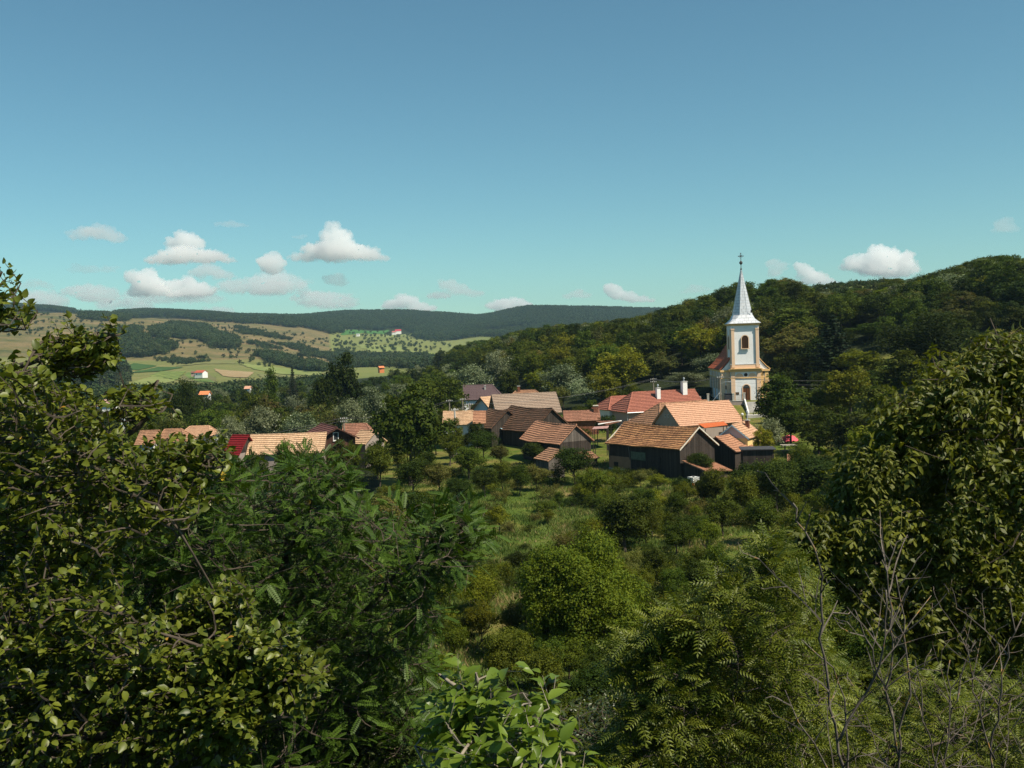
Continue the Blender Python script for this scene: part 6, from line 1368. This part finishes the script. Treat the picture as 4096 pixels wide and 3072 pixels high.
LM['pear2'] = leafmat('thicket_leaves', (.028, .046, .012), (.060, .078, .020), (.36, .20, .05), .012, trans=.2, rough=.35, spec=.45, objvar=0)
near_tree('hazel_bush', 'dark leafy hazel thicket at the bottom edge between the sapling and the ash', 'hazel bush', rg(206),
 [(5, [(540, 800), (545, 735), (575, 700), (620, 680), (650, 700), (660, 800)], 17, 24), (4, [(330, 800), (340, 735), (400, 725), (430, 800)], 12, 17)],
 700, PEAR, 11, .10, .34, 'pear2', [P3(600, 790, 20), P3(600, 740, 20)], g0(1.6, 20), up=.6, holes=.4, hscale=.8, r0=.07)
# bare branches at the lower right
def dead(label, base, paths, rng, r0=.035, dens=1.0):
    m, nt, bs, o = mat('lichen_bark'); c = ramp(nt, noise(nt, 9, 4, coord(nt)), [(.45, (.075, .06, .05)), (.6, (.15, .125, .105)), (.70, (.30, .15, .03))]); nt.links.new(c, bs.inputs['Base Color']); bs.inputs['Roughness'].default_value = .9
    b = MB(); tw = MB(); bse = Vector(base)
    def grow(p, d, L, r, lev):
        n = max(3, int(L/.09)); pts = [p.copy()]; q = p.copy()
        for i in range(n):
            d = (d+Vector(rng.normal(size=3))*.10+Vector((0, 0, .02))).normalized(); q = q+d*(L/n); pts.append(q.copy())
            if lev < 3 and rng.random() < .34*dens:
                s = Vector(rng.normal(size=3)); s = (s-s.dot(d)*d).normalized(); grow(q.copy(), (d*.75+s*.75).normalized(), L*rng.uniform(.25, .55), r*.5, lev+1)
        (b if lev == 0 else tw).tube([x-bse for x in pts], [r*(1-.75*i/n)+.0016 for i in range(n+1)], 6 if lev == 0 else 3)
    for path, ra in paths:
        P_ = [at(*q) for q in path]; n = 0; pts = []
        for a, c in zip(P_[:-1], P_[1:]):
            k = max(2, int((c-a).length/.12))
            for i in range(k): pts.append(a.lerp(c, i/k)+Vector(rng.normal(size=3))*.012)
        pts.append(P_[-1]); n = len(pts); b.tube([x-bse for x in pts], [ra*(1-.8*i/n)+.002 for i in range(n)], 6)
        for i in range(3, n-1):
            if rng.random() < .6*dens:
                d = (pts[i+1]-pts[i-1]).normalized(); s = Vector(rng.normal(size=3)); s = (s-s.dot(d)*d).normalized(); grow(pts[i].copy(), (d*.6+s*.7+Vector((0, 0, .15))).normalized(), rng.uniform(.25, .9)*(1-.4*i/n), ra*.5, 1)
    r = empty('dead_tree', base, 0, label, 'bare tree'); b.build('trunk', m, r, smooth=True); tw.build('twigs', m, r)
Y9 = 7.6
dead('tall bare branching shrub with orange lichen, in front of the ash', tuple(at(852, 860, 7.8)), [
 ([(852, 860, 7.8), (838, 740, 7.6), (828, 690, 7.5), (824, 640, 7.4), (822, 575, 7.3), (815, 545, 7.2), (800, 517, 7.2), (793, 503, 7.2)], 0.0135), ([(838, 740, 7.6), (868, 690, 7.6), (884, 650, 7.4), (886, 590, 7.3)], 0.0094),
 ([(850, 800, 7.7), (845, 700, 7.7), (832, 665, 7.6), (802, 640, 7.5)], 0.0078), ([(852, 860, 7.8), (835, 780, 7.4), (800, 720, 7.2), (785, 690, 7.2)], 0.0083)], rg(211))
dead('slender bare shrub standing just right of the tall bare one', tuple(at(902, 860, 8.2)), [
 ([(902, 860, 8.2), (898, 760, 8.1), (886, 690, 8), (893, 640, 7.9), (888, 580, 7.8), (882, 560, 7.8)], 0.0114), ([(898, 760, 8.1), (908, 680, 8), (904, 620, 7.9), (896, 575, 7.9)], 0.0078), ([(886, 690, 8), (870, 650, 7.9), (855, 610, 7.8)], 0.0062), ([(902, 860, 8.2), (930, 780, 8), (948, 720, 7.9), (950, 660, 7.9)], 0.0073)], rg(212))
dead('finely twigged bare shrub at the lower right corner', tuple(at(1000, 860, 8.4)), [
 ([(1000, 860, 8.4), (992, 760, 8.3), (1000, 690, 8.2), (1012, 630, 8.1), (1010, 600, 8.1)], 0.0094), ([(992, 760, 8.3), (975, 690, 8.2), (965, 640, 8.1)], 0.0062), ([(1000, 860, 8.4), (960, 790, 8.2), (940, 760, 8.2)], 0.0062), ([(1000, 820, 8.4), (1040, 740, 8.2), (1050, 680, 8)], 0.0062)], rg(213), dens=1.2)
dead('bare shrub in the walnut shade between the slender one and the corner', tuple(at(945, 860, 9)), [([(945, 860, 9), (940, 780, 9), (955, 700, 8.8), (975, 640, 8.7)], 0.0073), ([(940, 780, 9), (925, 720, 8.8), (915, 660, 8.8)], 0.0062)], rg(214))
# ---------------------------------------------------------------- clouds
def cloudmat(name, dens, col=(.97, .98, 1.0), aniso=.2):
    m = bpy.data.materials.new(name); m.use_nodes = True; nt = m.node_tree; nt.nodes.remove(nt.nodes['Principled BSDF']); o = nt.nodes['Material Output']
    v = nt.nodes.new('ShaderNodeVolumeScatter'); v.inputs['Color'].default_value = c4(col); v.inputs['Density'].default_value = dens; v.inputs['Anisotropy'].default_value = aniso
    nt.links.new(v.outputs[0], o.inputs['Volume']); return m
CM = {k: cloudmat('cloud_%s' % k, d) for k, d in (('thick', .011), ('soft', .0048), ('thin', .0024))}
tx = bpy.data.textures.new('cloud_noise', 'CLOUDS'); tx.noise_scale = 60; tx.noise_depth = 4
tx2 = bpy.data.textures.new('cloud_fine', 'CLOUDS'); tx2.noise_scale = 26; tx2.noise_depth = 3
def cloud(label, puffs, Yc, kind='thick', seed=0, flat=None, name='cloud'):
    """puffs: (px, py, radius px, height factor) - billows joined to one closed body at distance Yc"""
    puffs = [(p, q, r*1.35, k) for p, q, r, k in puffs]; rng = rg(seed); s = Yc/1000; V = []; F = []; b = bmesh.new(); c0 = at(puffs[0][0], puffs[0][1], Yc)
    zb = min((at(p[0], p[1], Yc).z-p[2]*s*p[3]) for p in puffs) if flat is None else at(puffs[0][0], flat, Yc).z
    for px, py, r, k in puffs:
        c = at(px, py, Yc)
        for q in range(5):
            d = np.clip(rng.normal(size=3), -1.2, 1.2)*[.6, .8, .4]; rr = r*s*(1 if q == 0 else rng.uniform(.4, .7)); p = c+Vector(d*r*s*(0 if q == 0 else 1))*1.0
            mt = Matrix.Translation(p-c0)@Matrix.Diagonal((rr*1.28, rr*1.2, rr*k*.85, 1)); bmesh.ops.create_icosphere(b, subdivisions=2, radius=1, matrix=mt)
    zf = zb-c0.z
    for v in b.verts:
        if v.co.z < zf: v.co.z = zf+(v.co.z-zf)*.12
    me = bpy.data.meshes.new(name); b.to_mesh(me); b.free(); me.materials.append(CM[kind]); o = link(name, me); o.location = c0
    rmax = max(p[2] for p in puffs)*s
    m = o.modifiers.new('r', 'REMESH'); m.mode = 'VOXEL'; m.voxel_size = max(rmax/14, .95*s)
    for t, st in ((tx, rmax*.62), (tx2, rmax*.40)):
        d = o.modifiers.new('d', 'DISPLACE'); d.texture = t; d.texture_coords = 'GLOBAL'; d.strength = st; d.mid_level = .5
    tag(o, label, 'cloud', kind='thing'); return o
YC = 9000
cloud('large white cloud with a tall pointed tower, brightest on the left half of the sky', [(336, 250, 13, .8), (335, 238, 9, 1), (334, 228, 5, 1.1), (341, 241, 7, 1), (322, 253, 9, .7), (308, 256, 7, .55), (352, 251, 9, .8), (366, 254, 9, .7), (378, 257, 6, .5), (296, 258, 4, .5)], YC, 'thick', 1, flat=261)
cloud('wide cloud with a flat grey base and white crest left of the tallest one', [(187, 254, 12, .55), (172, 255, 10, .5), (160, 258, 8, .4), (152, 260, 6, .4), (203, 255, 10, .5), (216, 258, 8, .4), (228, 261, 5, .4)], YC, 'thick', 2, flat=263)
cloud('round white cloud sitting on top of the wide flat one', [(185, 241, 9, .8), (177, 243, 7, .7), (194, 243, 7, .7)], YC*1.02, 'thick', 3, flat=249)
cloud('greyish oblong cloud high at the far left', [(96, 233, 9, .6), (84, 233, 7, .6), (110, 236, 8, .5), (75, 236, 5, .5), (120, 239, 5, .4)], YC, 'soft', 4, flat=243)
cloud('towering white cloud left of the middle, above the far ridge', [(148, 284, 10, .9), (149, 275, 6, 1), (143, 288, 8, .8), (156, 290, 8, .7)], YC*1.1, 'thick', 5, flat=296)
cloud('white billowing cloud right of the towering one', [(176, 286, 7, .7), (188, 284, 7, .7), (197, 288, 8, .7), (205, 292, 7, .6), (166, 288, 6, .6), (190, 292, 10, .5)], YC*1.12, 'thick', 6, flat=297)
cloud('pale grey cloud bank under the two white ones', [(150, 298, 12, .4), (172, 300, 13, .35), (196, 300, 12, .35), (212, 299, 9, .35), (132, 296, 9, .35)], YC*1.15, 'thin', 7, flat=303)
cloud('small square topped white cloud right of the middle left bank', [(271, 264, 8, .9), (267, 261, 6, .9), (279, 263, 5, .8), (272, 257, 5, .8), (274, 270, 6, .6)], YC*1.05, 'thick', 8, flat=275)
cloud('wide soft cloud below the square topped one', [(262, 284, 11, .7), (280, 281, 10, .8), (246, 288, 9, .5), (230, 285, 8, .6), (296, 286, 8, .5), (270, 290, 14, .4)], YC*1.12, 'soft', 9, flat=294)
cloud('soft grey cloud between the wide flat one and the far bank', [(208, 270, 8, .7), (198, 273, 6, .6), (222, 275, 7, .5), (232, 277, 4, .4)], YC*1.06, 'soft', 10, flat=279)
cloud('white topped grey cloud low on the left', [(92, 290, 8, .7), (106, 294, 8, .8), (78, 291, 9, .5), (68, 293, 6, .4), (98, 299, 10, .4)], YC*1.12, 'soft', 11, flat=302)
cloud('pale cloud behind the pear branch on the left', [(38, 298, 9, .8), (56, 301, 8, .8), (28, 303, 8, .6), (12, 302, 7, .6)], YC*1.14, 'soft', 12, flat=309)
cloud('thin grey cloud streak at the far left', [(36, 284, 7, .5), (24, 286, 5, .4), (48, 287, 5, .3)], YC, 'thin', 13, flat=289)
cloud('three small grey cloud scraps in a row', [(82, 269, 5, .7), (92, 269, 5, .7), (107, 270, 5, .6), (74, 271, 3, .5), (117, 268, 2.4, .6)], YC, 'thin', 14, flat=273)
cloud('small soft cloud right of the square topped one', [(334, 280, 6, .8), (341, 283, 5, .6), (328, 278, 4, .7)], YC, 'soft', 15, flat=287)
cloud('low wide streaky cloud above the far ridge', [(316, 296, 8, .5), (300, 298, 7, .4), (334, 297, 8, .5), (347, 300, 7, .4), (320, 303, 12, .3), (340, 305, 10, .25)], YC*1.15, 'soft', 16, flat=308)
cloud('white cloud low over the centre of the ridge', [(398, 303, 7, .6), (408, 301, 7, .7), (418, 306, 7, .5), (428, 308, 6, .4), (390, 306, 6, .5)], YC*1.15, 'thick', 17, flat=313)
cloud('white and grey cloud above the ridge, centre of the view', [(448, 285, 6, .8), (457, 289, 7, .7), (468, 292, 6, .5), (478, 293, 5, .4), (440, 295, 8, .4)], YC*1.05, 'soft', 18, flat=298)
cloud('white cloud rising behind the ridge right of the centre', [(505, 304, 7, .7), (515, 302, 6, .7), (496, 306, 7, .5), (524, 306, 6, .5)], YC*1.16, 'thick', 19, flat=311)
cloud('sloping white cloud left of the church spire', [(613, 290, 6, 1), (618, 295, 6, .7), (628, 297, 6, .6), (640, 300, 5, .5), (650, 302, 4, .4)], YC*1.1, 'thick', 20, flat=303)
cloud('small grey white cloud far left of the church spire', [(576, 294, 5, .6), (568, 296, 4, .5), (586, 296, 4, .4)], YC*1.1, 'soft', 21, flat=298)
cloud('big bright cumulus over the right hill', [(884, 259, 11, .9), (870, 260, 9, .8), (898, 264, 10, .8), (879, 252, 7, .9), (855, 265, 8, .6), (852, 259, 5, .7), (908, 270, 7, .6), (882, 270, 14, .4)], YC, 'thick', 22, flat=277)
cloud('white cloud sinking behind the hill right of the spire', [(806, 272, 6, .8), (803, 268, 5, .8), (815, 277, 7, .7), (824, 281, 6, .6), (836, 284, 4, .5)], YC*1.05, 'thick', 23, flat=290)
cloud('small upright cloud just right of the spire', [(772, 264, 4.5, 1), (780, 266, 4, .8), (775, 271, 5, .8), (786, 264, 2.5, .6)], YC, 'soft', 24, flat=280)
cloud('grey scrap of cloud near the right edge', [(1006, 227, 6, .8), (1007, 220, 4, .9), (998, 230, 5, .4), (1014, 229, 4, .5)], YC, 'thin', 25, flat=233)
cloud('thin wisp high above the left clouds', [(228, 224, 5, .4), (238, 225, 5, .35), (247, 226, 2, .4), (218, 224, 3, .3)], YC, 'thin', 26, flat=227)
cloud('tiny wisp left of the tall pointed cloud', [(298, 237, 3.5, .4), (304, 236, 2.5, .4)], YC, 'thin', 27, flat=239)
cloud('low pale cloud line above the left ridge', [(108, 305, 7, .5), (122, 304, 6, .5), (136, 306, 7, .6), (146, 308, 6, .5)], YC*1.16, 'soft', 28, flat=312)
cloud('faint cloud behind the ridge left of the centre', [(218, 310, 7, .5), (208, 311, 5, .4), (228, 312, 5, .4)], YC*1.18, 'soft', 29, flat=316)
cloud('faint scrap of cloud left of the hill wood', [(695, 290, 6, .5), (706, 289, 4, .5), (686, 292, 4, .4)], YC*1.1, 'thin', 30, flat=294)
# ---------------------------------------------------------------- air
hz = MB(); hz.box((0, 2870, 105), (15200, 6380, 350)); hm = bpy.data.materials.new('air'); hm.use_nodes = True; nt = hm.node_tree; nt.nodes.remove(nt.nodes['Principled BSDF'])
v = nt.nodes.new('ShaderNodeVolumePrincipled'); v.inputs['Color'].default_value = (.48, .72, .95, 1); v.inputs['Density'].default_value = 6.5e-5; v.inputs['Anisotropy'].default_value = .2
nt.links.new(v.outputs[0], nt.nodes['Material Output'].inputs['Volume']); tag(hz.build('haze', hm), 'pale summer haze over the valley', 'haze', kind='stuff')
